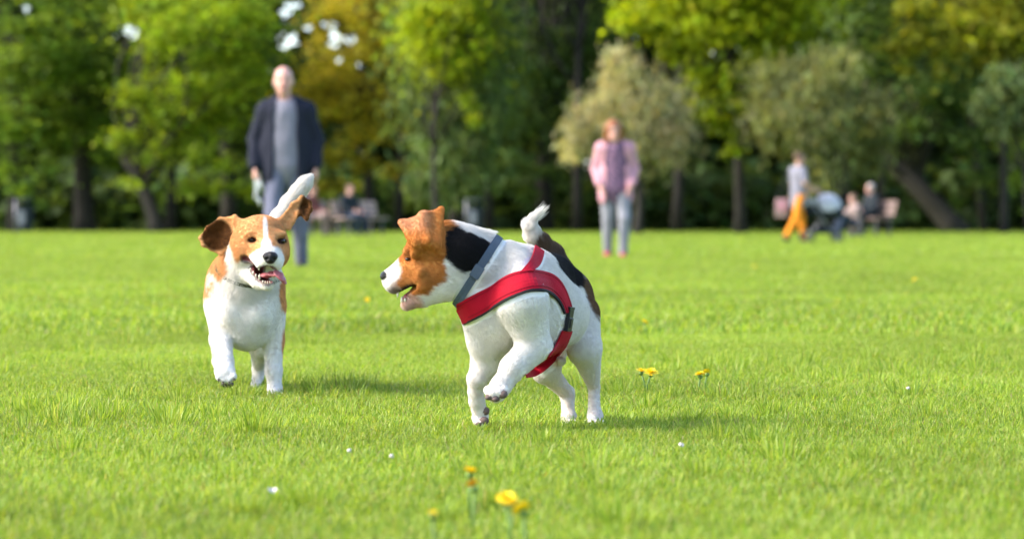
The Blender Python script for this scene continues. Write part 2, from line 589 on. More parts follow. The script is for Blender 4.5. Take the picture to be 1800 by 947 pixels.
def build_grass():
    rs = np.random.RandomState(3)
    cn = bpy.data.collections.new('grass_clumps_near')
    for i in range(6):
        grass_proto(cn, 'grass_near_%d' % i, rs, 2500, 0.36, 0.013, 0.036, 0.0013, 0.0027, lean=0.9)
    cm = bpy.data.collections.new('grass_clumps_mid')
    for i in range(5):
        grass_proto(cm, 'grass_mid_%d' % i, rs, 2400, 1.1, 0.022, 0.062, 0.004, 0.008, lean=0.8)
    cf = bpy.data.collections.new('grass_clumps_far')
    for i in range(4):
        grass_proto(cf, 'grass_far_%d' % i, rs, 2600, 3.4, 0.025, 0.06, 0.012, 0.026, lean=0.7)
    ct = bpy.data.collections.new('grass_tufts')
    for i in range(5):
        grass_proto(ct, 'grass_tuft_%d' % i, rs, 90, 0.13, 0.045, 0.105, 0.0025, 0.0048, round_=True, lean=0.7, dry=0.01)
    def grid(y0, y1, step, wf, wadd, ncol, name, coll, label, smin=0.85, smax=1.2):
        pts = []
        y = y0
        while y < y1:
            w = wf * y + wadd
            nx = int(2 * w / step) + 1
            for i in range(nx + 1):
                x = -w + i * step + (rs.rand() - .5) * step * .4
                yy = y + (rs.rand() - .5) * step * .4
                pts.append((x, yy, float(terrain(yy))))
            y += step
        pts = np.array(pts); n = len(pts)
        # uneven growth: patches of taller and shorter grass
        g = noise3(pts * np.array([1, 1, 0]) + 3, 1.3)
        scatter(name, coll, pts, rs.randint(0, ncol, n), rs.rand(n) * 6.283, (smin + smax) / 2 + (smax - smin) / 2 * np.clip(g + rs.normal(0, .25, n), -1, 1), label)
    grid(4.6, 15.5, 0.27, 0.16, 1.3, 6, 'lawn_grass_near', cn, 'short bright green mown grass around the two dogs', 0.72, 1.15)
    grid(15.3, 44, 0.8, 0.24, 2.0, 5, 'lawn_grass_middle', cm, 'blurred bright green lawn behind the dogs')
    grid(43.5, 121, 2.4, 0.34, 4.0, 4, 'lawn_grass_far', cf, 'out of focus lawn reaching to the tree line')
    # tufts of longer grass
    pts = []
    def patch(px, py, rx, ry, n):
        for _ in range(n):
            x = px + rs.normal(0, rx); y = py + rs.normal(0, ry)
            if y < 470: continue
            D = CAM_H * FPX / (y - HORIZON)
            pts.append(((x - 900) / FPX * D, D, 0.0))
    patch(1560, 655, 170, 14, 42); patch(1720, 640, 70, 14, 22); patch(1330, 655, 60, 8, 10)
    patch(80, 740, 60, 10, 22); patch(240, 745, 110, 12, 24); patch(600, 690, 60, 10, 14); patch(540, 690, 40, 8, 10)
    patch(330, 620, 120, 20, 10); patch(1160, 660, 40, 8, 9)
    for _ in range(130):
        y = 520 + 420 * rs.rand() ** 1.1; patch(rs.rand() * 1900 - 50, y, 5, 2, rs.randint(1, 3))
    pts = np.array(pts); n = len(pts)
    scatter('grass_tufts', ct, pts, rs.randint(0, 5, n), rs.rand(n) * 6.283, 0.36 + 0.34 * rs.rand(n), 'taller tufts of grass standing out of the lawn', tilt=rs.normal(0, .12, (n, 2)))
build_grass()

# ---- trees
SKY_GAPS = [(225, 66, 26, 20), (22, 70, 22, 10), (35, 20, 20, 12), (60, 22, 8, 8), (100, 40, 7, 7),
            (497, 25, 16, 20), (508, 72, 24, 18), (530, 10, 12, 10), (575, 45, 16, 12), (600, 70, 24, 20), (540, 55, 9, 9),
            (597, 42, 9, 9), (636, 119, 12, 11), (598, 104, 9, 9), (975, 40, 12, 8), (985, 62, 14, 7), (1003, 42, 6, 6), (1480, 32, 7, 6)]
def in_gap(p):
    px = p[:, 0] * FPX / p[:, 1] + 900; py = (CAM_H - p[:, 2]) * FPX / p[:, 1] + HORIZON
    g = np.zeros(len(p), bool)
    for cx, cy, rx, ry in SKY_GAPS:
        g |= ((px - cx) / rx) ** 2 + ((py - cy) / ry) ** 2 < 1.25
    return g & (np.random.RandomState(len(p)).rand(len(p)) < .93)

def leaves(rs, cent, rad, n, size, col, droop=0.0, flat=0.6, slim=0.55, var=0.3, zmin=0.35):
    """leaf faces through a set of clumps. cent (k,3), rad (k,)"""
    k = len(cent)
    w = rad ** 2 * np.where(cent[:, 2] < 7.4, 3.0, 1.0); w = w / w.sum()
    ci = rs.choice(k, n, p=w)
    d = rs.normal(size=(n, 3)); d /= np.linalg.norm(d, axis=1)[:, None]
    r = np.abs(rs.normal(0, .62, n)).clip(0, 1.7)
    d = d * (1 + 0.45 * noise3(d * 2.1 + (ci * 1.7)[:, None], 1.4))[:, None]
    p = cent[ci] + d * (rad[ci] * r)[:, None] * np.array([1, 1, flat])
    if droop: p[:, 2] -= droop * rad[ci] * (rs.rand(n) ** 2) * 1.6
    kp = (p[:, 2] > zmin) & ~in_gap(p)
    p = p[kp]; ci = ci[kp]; n = len(p)
    # leaf axes
    ax = rs.normal(size=(n, 3)); ax[:, 2] = ax[:, 2] * 0.5 - 0.25 - droop * 2.2
    ax /= np.linalg.norm(ax, axis=1)[:, None]
    up = rs.normal(size=(n, 3)) * 0.75; up[:, 2] += 1.0
    sd_ = np.cross(ax, up); sd_ /= np.linalg.norm(sd_, axis=1)[:, None] + 1e-9
    L = size * (0.6 + 0.8 * rs.rand(n)) * np.where(p[:, 2] > 7.5, 1.9, 1.35); W = L * slim
    nrm = np.cross(sd_, ax)
    V = np.empty((n, 4, 3))
    V[:, 0] = p - ax * (L / 2)[:, None]
    V[:, 1] = p + sd_ * (W / 2)[:, None] + nrm * (W * .15)[:, None]
    V[:, 2] = p + ax * (L / 2)[:, None]
    V[:, 3] = p - sd_ * (W / 2)[:, None] + nrm * (W * .15)[:, None]
    F = np.arange(n * 4).reshape(n, 4)
    c = np.array(col)[None] * (1 + var * rs.normal(0, 1, n).clip(-1.8, 2.2))[:, None]
    c = c * (1 + 0.15 * rs.normal(size=(k, 1)).clip(-1.5, 1.5))[ci]
    hue = rs.normal(0, 0.10, n); c[:, 0] *= 1 + hue
    return V.reshape(-1, 3), F, np.repeat(np.clip(c, 0.004, 0.9), 4, 0)

def limb(mb, rs, a, b, r0, r1, bend=0.08, seg=7, n=6):
    a = np.array(a, float); b = np.array(b, float)
    L = np.linalg.norm(b - a)
    t = np.linspace(0, 1, n)
    off = rs.normal(0, bend * L, (3,)); off2 = rs.normal(0, bend * L * .5, (3,))
    pts = a + (b - a) * t[:, None] + off * np.sin(t * math.pi)[:, None] + off2 * np.sin(t * 2 * math.pi)[:, None]
    mb.tube(pts, list(r0 + (r1 - r0) * t ** 0.8), seg)
    return pts

def tree(name, label, px, D, height, crown, col, seed, nclump=26, nleaf=9000, size=0.15, droop=0.0, trunk_r=0.22, lean=(0, 0),
         boughs=(), flat=0.65, slim=0.55, clump=(0.7, 1.5), shell=True, fork=0.38, group='trees along the edge of the lawn'):
    """crown: (px0, px1, z_low, z_high, depth_half); boughs: explicit clumps (px, py, r_px[, dd])"""
    rs = np.random.RandomState(seed)
    gz = float(terrain(D))
    bx = (px - 900) / FPX * D
    base = np.array([bx, D, gz])
    root = empty(name, base)
    x0, x1 = (crown[0] - 900) / FPX * D, (crown[1] - 900) / FPX * D
    zl, zh, dh = crown[2], crown[3], crown[4]
    cx, cz, rx, rz = (x0 + x1) / 2, (zl + zh) / 2, (x1 - x0) / 2, (zh - zl) / 2
    cs, rd = [], []
    for i in range(nclump):
        d = rs.normal(size=3); d /= np.linalg.norm(d)
        u = (0.55 + 0.45 * rs.rand()) if shell else rs.rand() ** 0.4
        cs.append((cx + d[0] * rx * u, D + d[1] * dh * u, cz + d[2] * rz * u)); rd.append(clump[0] + (clump[1] - clump[0]) * rs.rand())
    for bgh in boughs:
        q = P(bgh[0], bgh[1], D + (bgh[3] if len(bgh) > 3 else -dh * 0.5))
        cs.append(tuple(q)); rd.append(bgh[2] / FPX * D)
    cs = np.array(cs); rd = np.array(rd)
    # trunk, limbs
    mb = MB()
    top = np.array([bx + lean[0], D + lean[1], gz + height * fork])
    t = np.linspace(0, 1, 8)
    wob = rs.normal(0, 0.06, (3,))
    pts = base + (top - base) * t[:, None] + wob * np.sin(t * math.pi)[:, None]
    pts[0, 2] -= 0.1
    mb.tube(pts, [trunk_r * (1.35 if i == 0 else 1.0 - 0.35 * u) for i, u in enumerate(t)], 10)
    order = np.argsort(-rd)[:min(len(cs), 20)]
    for i in order:
        st = pts[rs.randint(4, 8)] if cs[i][2] > gz + height * .25 else pts[rs.randint(3, 7)]
        limb(mb, rs, st, cs[i], trunk_r * (0.28 + .2 * rs.rand()), 0.02, 0.07)
    mb.build('trunk', M['bark'], root, True, base=base)
    V, F, c = leaves(rs, cs, rd, int(nleaf * 2.2), size, col, droop, flat, slim)
    mesh_obj('crown', V, F, M['leaf'], root, False, c, base=base)
    tag(root, label, 'tree', group)
    return root

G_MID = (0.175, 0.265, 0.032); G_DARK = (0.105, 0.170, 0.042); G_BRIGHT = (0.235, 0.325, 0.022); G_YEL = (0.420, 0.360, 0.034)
G_SAGE = (0.150, 0.215, 0.075); G_PALE = (0.400, 0.375, 0.210); G_OLIVE = (0.205, 0.225, 0.085); G_LIME = (0.270, 0.340, 0.012)

def build_trees():
    tree('broadleaf_tree', 'mid green tree at the far left edge of the photo', 25, 113, 11, (-150, 110, 1.6, 9.5, 3.2), G_MID, 11, 30, 9000, trunk_r=.2,
         boughs=[(30, 120, 60), (20, 230, 55), (60, 40, 60), (10, 300, 40), (90, 90, 40), (40, 335, 32), (80, 300, 30)])
    tree('broadleaf_tree', 'spreading green tree with thick dark trunk, left of the man', 150, 116, 11, (20, 330, 3.0, 9.5, 3.5), G_MID, 12, 34, 10000, trunk_r=.34, fork=.3,
         boughs=[(70, 190, 60), (140, 200, 50), (190, 130, 60), (120, 100, 60), (60, 60, 50), (105, 265, 42), (195, 285, 40), (180, 240, 45)])
    tree('broadleaf_tree', 'bright green tree with leaning dark trunk just left of the man', 278, 111, 11, (200, 470, 2.2, 9.5, 2.6), G_BRIGHT, 13, 22, 9000, trunk_r=.24, lean=(-1.0, .3), fork=.2,
         boughs=[(240, 170, 55), (215, 245, 40), (290, 210, 50), (280, 60, 60), (330, 150, 45), (390, 290, 38), (385, 330, 28), (330, 30, 60), (260, 280, 30), (420, 80, 45), (330, 330, 36), (440, 335, 32), (350, 270, 40), (230, 320, 26)])
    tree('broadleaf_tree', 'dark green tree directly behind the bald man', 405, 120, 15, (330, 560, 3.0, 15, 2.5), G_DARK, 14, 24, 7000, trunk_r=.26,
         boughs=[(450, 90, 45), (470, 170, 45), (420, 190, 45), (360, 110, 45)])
    tree('broadleaf_tree', 'yellow-olive tree to the right of the bald man', 650, 113, 11, (540, 730, 2.2, 7.5, 2.2), G_YEL, 15, 14, 6500, trunk_r=.17, size=.15,
         boughs=[(600, 190, 55), (640, 230, 55), (590, 270, 40), (680, 180, 45), (640, 290, 30), (660, 80, 40), (570, 330, 28), (690, 300, 30), (620, 330, 24)])
    tree('weeping_tree', 'sage green weeping tree behind the head of the harnessed dog', 800, 109, 11, (715, 900, 2.4, 9.5, 2.4), G_SAGE, 16, 20, 10000, trunk_r=.22, droop=.8, slim=.35, size=.2,
         boughs=[(760, 250, 50), (800, 190, 55), (840, 250, 50), (740, 180, 45), (790, 310, 40), (860, 180, 45), (740, 310, 30)])
    tree('broadleaf_tree', 'sunny lime streak of the sage weeping tree, built as a slim tree of its own', 770, 106, 11, (730, 830, 4.6, 9.5, 1.2), G_LIME, 17, 9, 4200, trunk_r=.09, droop=.5,  # sunlit streak of the weeping tree, its light put into lime leaf colour
         boughs=[(745, 20, 35), (775, 60, 35), (800, 110, 28), (820, 170, 24), (835, 210, 18), (790, 30, 30)])
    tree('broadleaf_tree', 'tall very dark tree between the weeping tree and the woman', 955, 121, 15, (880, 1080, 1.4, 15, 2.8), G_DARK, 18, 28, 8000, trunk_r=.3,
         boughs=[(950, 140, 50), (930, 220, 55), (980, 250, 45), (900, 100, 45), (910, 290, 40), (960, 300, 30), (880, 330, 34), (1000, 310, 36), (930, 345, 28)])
    tree('willow_tree', 'pale straw-coloured willow right behind the red-haired woman', 1120, 101.5, 6.2, (1020, 1200, 2.2, 4.2, 1.6), G_PALE, 19, 5, 9000, trunk_r=.13, droop=.75, slim=.25, size=.16, clump=(.4, .8),
         boughs=[(1085, 95, 32), (1100, 130, 40), (1060, 180, 40), (1020, 220, 34), (1110, 200, 45), (1010, 250, 25), (1180, 240, 38), (1150, 170, 36), (1200, 200, 28)])
    tree('maple_tree', 'lime green maple with sunlit hanging boughs right of the woman', 1302, 104, 11, (1150, 1480, 5.6, 9.5, 2.2), G_LIME, 20, 18, 9500, trunk_r=.16, droop=.25, size=.19,
         boughs=[(1100, 30, 34), (1150, 40, 42), (1210, 60, 48), (1270, 50, 50), (1230, 130, 42), (1280, 130, 40), (1230, 190, 34), (1290, 180, 28), (1330, 90, 34), (1260, 215, 26), (1290, 260, 20), (1285, 230, 20), (1340, 30, 40), (1180, 90, 28)])
    tree('willow_tree', 'olive willow behind the walker in orange trousers', 1445, 101, 7.5, (1340, 1580, 1.9, 5.2, 1.8), G_OLIVE, 21, 8, 9000, trunk_r=.16, droop=.75, slim=.28, size=.17, clump=(.5, .9),
         boughs=[(1480, 110, 40), (1440, 150, 45), (1380, 190, 40), (1350, 220, 26), (1420, 220, 45), (1480, 200, 45), (1450, 290, 40), (1420, 320, 26), (1540, 180, 38)])
    tree('broadleaf_tree', 'dark tree rising behind the olive willow', 1475, 121, 15, (1360, 1600, 3.5, 15, 2.6), G_DARK, 22, 24, 7000, trunk_r=.28,
         boughs=[(1400, 60, 50), (1440, 30, 50), (1500, 60, 50), (1560, 130, 50), (1590, 210, 50), (1380, 130, 40)])
    tree('broadleaf_tree', 'dark tree with thick trunk leaning left, right of the seated pair', 1685, 112, 11, (1480, 1740, 3.0, 9.5, 2.6), G_DARK, 23, 24, 8000, trunk_r=.36, lean=(-2.2, .4), fork=.22,
         boughs=[(1560, 240, 45), (1610, 220, 45), (1660, 180, 45), (1700, 250, 45), (1720, 310, 36)])
    tree('broadleaf_tree', 'yellow-green tree at the upper right on a thin upright trunk', 1765, 103, 11, (1600, 1890, 5.2, 9.5, 2.0), (0.200, 0.220, 0.018), 24, 16, 8000, trunk_r=.11, fork=.5, size=.18,
         boughs=[(1580, 90, 30), (1620, 60, 36), (1660, 90, 36), (1690, 40, 44), (1740, 60, 44), (1790, 50, 40), (1740, 110, 34), (1660, 130, 24), (1790, 110, 30), (1550, 85, 14), (1590, 120, 18), (1600, 20, 34)])
    tree('weeping_tree', 'small sage green tree with drooping leaves at the right edge', 1810, 101, 6, (1740, 1880, 2.6, 4.6, 1.0), (0.130, 0.180, 0.070), 25, 7, 3600, trunk_r=.07, droop=.5, slim=.4, size=.17, clump=(.3, .6),
         boughs=[(1760, 130, 26), (1735, 170, 24), (1770, 190, 28), (1720, 190, 16), (1760, 220, 18), (1790, 150, 30)])
    tree('broadleaf_tree', 'mid green tree leaving the frame at the right edge', 1880, 112, 11, (1740, 2020, 1.5, 9.5, 2.6), G_MID, 26, 26, 7500, trunk_r=.25, boughs=[(1780, 260, 40), (1790, 320, 30)])
    # slender trunks standing in the shade
    slim = [(700, 118, .14, 'slender dark trunk right of the yellow-olive tree'), (1015, 117, .15, 'slender dark tree just left of the woman'),
            (1190, 115, .17, 'slender dark trunk just right of the woman'), (1550, 118, .15, 'slender dark tree behind the seated pair'),
            (1730, 116, .12, 'thin slanting dark tree between leaning trunk and upright trunk'), (300, 117, .16, 'slender dark tree between leaning trunk and the man'),
            (860, 117, .13, 'slender dark tree behind the white neck of the harnessed dog')]
    for i, (px, D, r, lb) in enumerate(slim):
        tree('slender_tree', lb, px, D, 14, (px - 90, px + 90, 6.0, 14, 1.6), G_DARK, 40 + i, 12, 3000, trunk_r=r, fork=.55, lean=(-0.9 if px == 1730 else 0.1, 0), group='slender trees in the shade')
    # the wood behind: one mass
    rs = np.random.RandomState(77)
    cs, rd, n = [], [], 0
    for lay in range(3):
        for ix in range(30):
            for iz in range(8):
                x = -27 + 54 * (ix + rs.rand()) / 30; z = .4 + 9.5 * (iz + rs.rand()) / 8
                cs.append((x, 127 + 5 * lay + 4 * rs.rand(), z)); rd.append(1.0 + .7 * rs.rand())
    for i in range(120):      # tops above the frame
        cs.append((-30 + 60 * rs.rand(), 126 + 20 * rs.rand(), 10 + 5 * rs.rand())); rd.append(1.6 + rs.rand())
    for i in range(300):      # undergrowth
        x = -21 + 42 * rs.rand(); y = 121 + 7 * rs.rand()
        cs.append((x, y, .25 + 1.5 * rs.rand() ** 1.4)); rd.append(.55 + .5 * rs.rand())
    for i in range(150):      # the edge of the wood goes on either side
        sg = -1 if i % 2 else 1
        cs.append((sg * (22 + 48 * rs.rand()), 112 + 18 * rs.rand(), .5 + 9 * rs.rand() ** .8)); rd.append(1.6 + 1.2 * rs.rand())
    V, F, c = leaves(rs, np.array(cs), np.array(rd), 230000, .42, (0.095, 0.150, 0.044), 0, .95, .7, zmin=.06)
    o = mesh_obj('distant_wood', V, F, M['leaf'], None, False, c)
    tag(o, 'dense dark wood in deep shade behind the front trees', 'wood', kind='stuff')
build_trees()
# ================================================================== THE DOGS
M['dog_nose'] = pbr('dog_nose', (0.009, 0.008, 0.009), 0.28, 0.3, 900, 0.4, spec=.25)
M['dog_eye'] = pbr('dog_eye', (0.012, 0.006, 0.0035), 0.07, spec=0.45)
M['tongue'] = pbr('tongue', (0.36, 0.10, 0.11), 0.32, 0.2, 300, 0.3)
M['mouth'] = pbr('mouth_lining', (0.16, 0.035, 0.035), 0.35, 0.3, 200)
M['tooth'] = pbr('tooth', (0.72, 0.66, 0.52), 0.3)
M['claw'] = pbr('claw', (0.03, 0.022, 0.018), 0.4)

def webbing(name, col, scale=900.0, rough=0.75):
    m, nt, b = newmat(name)
    tc = nt.nodes.new('ShaderNodeTexCoord')
    wv = nt.nodes.new('ShaderNodeTexNoise'); wv.inputs['Scale'].default_value = scale; wv.inputs['Detail'].default_value = 2
    nz = nt.nodes.new('ShaderNodeTexNoise'); nz.inputs['Scale'].default_value = 40
    nt.links.new(tc.outputs['Object'], wv.inputs['Vector']); nt.links.new(tc.outputs['Object'], nz.inputs['Vector'])
    mx = nt.nodes.new('ShaderNodeMix'); mx.data_type = 'RGBA'
    mx.inputs['A'].default_value = (*[c * .75 for c in col], 1); mx.inputs['B'].default_value = (*[c * 1.2 for c in col], 1)
    nt.links.new(nz.outputs['Fac'], mx.inputs['Factor']); nt.links.new(mx.outputs['Result'], b.inputs['Base Color'])
    bp = nt.nodes.new('ShaderNodeBump'); bp.inputs['Strength'].default_value = .5; bp.inputs['Distance'].default_value = .002
    nt.links.new(wv.outputs['Fac'], bp.inputs['Height']); nt.links.new(bp.outputs[0], b.inputs['Normal'])
    b.inputs['Roughness'].default_value = rough
    b.inputs['Specular IOR Level'].default_value = .15
    return m
M['red_web'] = webbing('red_harness_fabric', (0.38, 0.003, 0.017))
M['red_stitch'] = webbing('red_stitching', (0.22, 0.002, 0.012))
M['black_web'] = webbing('black_binding', (0.02, 0.018, 0.02))
M['grey_web'] = webbing('slate_collar_fabric', (0.075, 0.10, 0.135))
M['green_web'] = webbing('dark_collar_fabric', (0.06, 0.06, 0.03))
M['black_plastic'] = pbr('black_plastic', (0.016, 0.017, 0.02), 0.38, 0.2, 120)

def orient(V, F):
    c = V.mean(0)
    v = V - c
    vol = np.einsum('ij,ij->i', v[F[:, 0]], np.cross(v[F[:, 1]], v[F[:, 2]])).sum() + np.einsum('ij,ij->i', v[F[:, 0]], np.cross(v[F[:, 2]], v[F[:, 3]])).sum()
    return F if vol > 0 else F[:, ::-1].copy()

class Zones:
    """coat colour patches in the dog's own measuring space"""
    def __init__(s, base, q, seed=0):
        s.q = q; s.col = np.tile(np.array(base, float), (len(q), 1)); s.n = noise3(q + seed * 17.3, 0.11); s.n2 = noise3(q + 5 + seed, 0.45)
    def paint(s, c, r, col, rot=0.0, soft=0.12, edge=0.12, amt=1.0, extra=None):
        d = s.q - np.array(c, float)
        a = R(rot); ca, sa = math.cos(a), math.sin(a)
        u = (d[:, 0] * ca + d[:, 1] * sa) / r[0]; v = (-d[:, 0] * sa + d[:, 1] * ca) / r[1]; w = d[:, 2] / r[2]
        m = 1 - np.sqrt(u * u + v * v + w * w) + edge * (0.7 * s.n + 0.5 * s.n2)
        m = sstep(-soft, soft, m) * amt
        if extra is not None: m = m * extra
        s.col = s.col * (1 - m[:, None]) + np.array(col) * m[:, None]
    def mask(s, m, col):
        s.col = s.col * (1 - m[:, None]) + np.array(col) * m[:, None]

def make_fur(name, V, F, N, flow, length, col, n, parent, base, avoid=None, seed=1, rad=0.00042, lift=0.35, bare=None, av_r=.009):
    rs = np.random.RandomState(seed)
    T = np.concatenate([F[:, [0, 1, 2]], F[:, [0, 2, 3]]])
    ar = np.linalg.norm(np.cross(V[T[:, 1]] - V[T[:, 0]], V[T[:, 2]] - V[T[:, 0]]), axis=1)
    ti = rs.choice(len(T), n, p=ar / ar.sum())
    u, v = rs.rand(n), rs.rand(n); sw = u + v > 1; u[sw] = 1 - u[sw]; v[sw] = 1 - v[sw]
    w = np.stack([1 - u - v, u, v], 1)
    tri = T[ti]
    ip = lambda A: (A[tri] * (w[..., None] if A.ndim == 2 else w)).sum(1)
    p = ip(V); nn = ip(N); nn /= np.linalg.norm(nn, axis=1)[:, None] + 1e-9
    fl = ip(flow); ln = ip(length); cc = ip(col)
    keep = ln > 0.0012
    if bare is not None: keep &= ip(bare.astype(float)) < 0.5
    if avoid is not None:
        kd = KDTree(len(avoid))
        for i, a in enumerate(avoid): kd.insert(Vector(a), i)
        kd.balance()
        lo, hi = avoid.min(0) - .01, avoid.max(0) + .01
        cand = np.nonzero(keep & ((p > lo) & (p < hi)).all(1))[0]
        for i in cand:
            if kd.find(Vector(p[i]))[2] < av_r: keep[i] = False
    p, nn, fl, ln, cc = p[keep], nn[keep], fl[keep], ln[keep], cc[keep]
    n = len(p)
    t = fl - (fl * nn).sum(1)[:, None] * nn
    t /= np.linalg.norm(t, axis=1)[:, None] + 1e-9
    # cowlicks: swirl the comb direction gently
    sw = noise3(p, 22.0)[:, None] * 0.4 + noise3(p + 3, 80.0)[:, None] * 0.16
    t = t + np.cross(nn, t) * sw + rs.normal(0, .16, (n, 3))
    t -= (t * nn).sum(1)[:, None] * nn
    t /= np.linalg.norm(t, axis=1)[:, None] + 1e-9
    L = ln * (0.65 + 0.6 * rs.rand(n))
    lf = np.maximum(lift * (0.75 + 0.6 * rs.rand(n)) + 0.04 * noise3(p + 9, 60.0), .2)
    K = 4
    pts = np.empty((n, K, 3))
    for k in range(K):
        s_ = k / (K - 1)
        pts[:, k] = p + nn * 0.0002 + t * (L * s_)[:, None] + nn * (L * lf * s_ * (1.25 - 0.55 * s_))[:, None]
    # hairs gather in small tufts
    ns = max(50, n // 26)
    si = rs.choice(n, ns, replace=False)
    kd = KDTree(ns)
    for i, a in enumerate(p[si]): kd.insert(Vector(a), i)
    kd.balance()
    own = np.fromiter((kd.find(Vector(a))[1] for a in p), int, n)
    oi = si[own]
    dist = np.linalg.norm(p - p[oi], axis=1)
    same = (np.sum(nn * nn[oi], 1) > .6) & (dist < .012)
    pull = (0.36 * same)[:, None]
    for k in range(1, K):
        f_ = (k / (K - 1)) ** 1.3
        pts[:, k] += (pts[oi, k] - pts[:, k]) * pull * f_
    cj = 1 + .02 * rs.normal(size=ns).clip(-2, 2)
    cc = cc * cj[own][:, None]
    pts[:, 1:, 2] -= (L * 0.03)[:, None] * np.array([0.1, 0.4, 1.0])
    pts -= np.array(base)
    cu = bpy.data.hair_curves.new(name)
    cu.add_curves([K] * n)
    cu.points.foreach_set('position', pts.astype(np.float32).ravel())
    rr = np.tile(np.array([1, .85, .55, .08]) * rad, (n, 1)) * (0.7 + .6 * rs.rand(n))[:, None]
    cu.points.foreach_set('radius', rr.astype(np.float32).ravel())
    c4 = np.ones((n, 4), np.float32); c4[:, :3] = np.clip(cc * (1 + np.where(cc[:, 2:3] > .45, .03, .09) * rs.normal(size=(n, 1))), 0.003, 0.95)
    cu.attributes.new('Col', 'FLOAT_COLOR', 'CURVE').data.foreach_set('color', c4.ravel())
    cu.materials.append(M['fur'])
    o = bpy.data.objects.new(name, cu); C.objects.link(o); o.parent = parent
    return o

def bvh_of(V, F):
    return BVHTree.FromPolygons([tuple(v) for v in V], [tuple(int(i) for i in f) for f in F])

def ribbon(rows, N, thick, closed=False):
    """rows: (n, m, 3) points on the surface, N normals -> slab mesh with thickness"""
    n, m, _ = rows.shape
    top = rows + N * thick
    v = np.concatenate([rows.reshape(-1, 3), top.reshape(-1, 3)])
    f = []
    nn = n if closed else n - 1
    o = n * m
    for i in range(nn):
        j = (i + 1) % n
        for k in range(m - 1):
            f.append((o + i * m + k, o + i * m + k + 1, o + j * m + k + 1, o + j * m + k))
            f.append((i * m + k, j * m + k, j * m + k + 1, i * m + k + 1))
        f.append((i * m, o + i * m, o + j * m, j * m))
        f.append((i * m + m - 1, j * m + m - 1, o + j * m + m - 1, o + i * m + m - 1))
    if not closed:
        for i in (0, n - 1):
            for k in range(m - 1):
                f.append((i * m + k, i * m + k + 1, o + i * m + k + 1, o + i * m + k))
    return v, f

def resample(poly, n):
    poly = np.array(poly, float)
    # catmull-rom through the points, evenly spaced
    d = np.concatenate([[0], np.cumsum(np.linalg.norm(np.diff(poly, axis=0), axis=1))])
    t = np.linspace(0, d[-1], n)
    out = np.stack([np.interp(t, d, poly[:, k]) for k in range(poly.shape[1])], 1)
    for _ in range(3):
        out[1:-1] = out[1:-1] * .5 + .25 * (out[:-2] + out[2:])
    return out

def smooth_rows(A, it=3):
    for _ in range(it):
        A[1:-1] = A[1:-1] * .5 + .25 * (A[:-2] + A[2:])
    return A

def dog_finish(sd_, W, D0, s):
    sd_.D += 0.0015          # room for the hair
    V, F = sd_.mesh(1)
    F = orient(V, F)
    ids = [i for i, p in enumerate(sd_.prims) if p[4] == 'ear']
    if ids:
        _, _, near0 = sd_.fields(V)
        em = np.isin(near0, ids).astype(float)
        for _ in range(5):
            S_ = np.zeros_like(V); n_ = np.zeros(len(V))
            for a in range(4):
                b = (a + 1) % 4
                np.add.at(S_, F[:, a], V[F[:, b]]); np.add.at(n_, F[:, a], 1)
                np.add.at(S_, F[:, b], V[F[:, a]]); np.add.at(n_, F[:, b], 1)
            V = V + (S_ / np.maximum(n_, 1)[:, None] - V) * (0.6 * em)[:, None]
    N = vnormals(V, F)
    flow, fur, near = sd_.fields(V)
    q = inv(V, D0, s)
    return V, F, N, flow, fur, near, q

WHITE = (0.80, 0.77, 0.73)

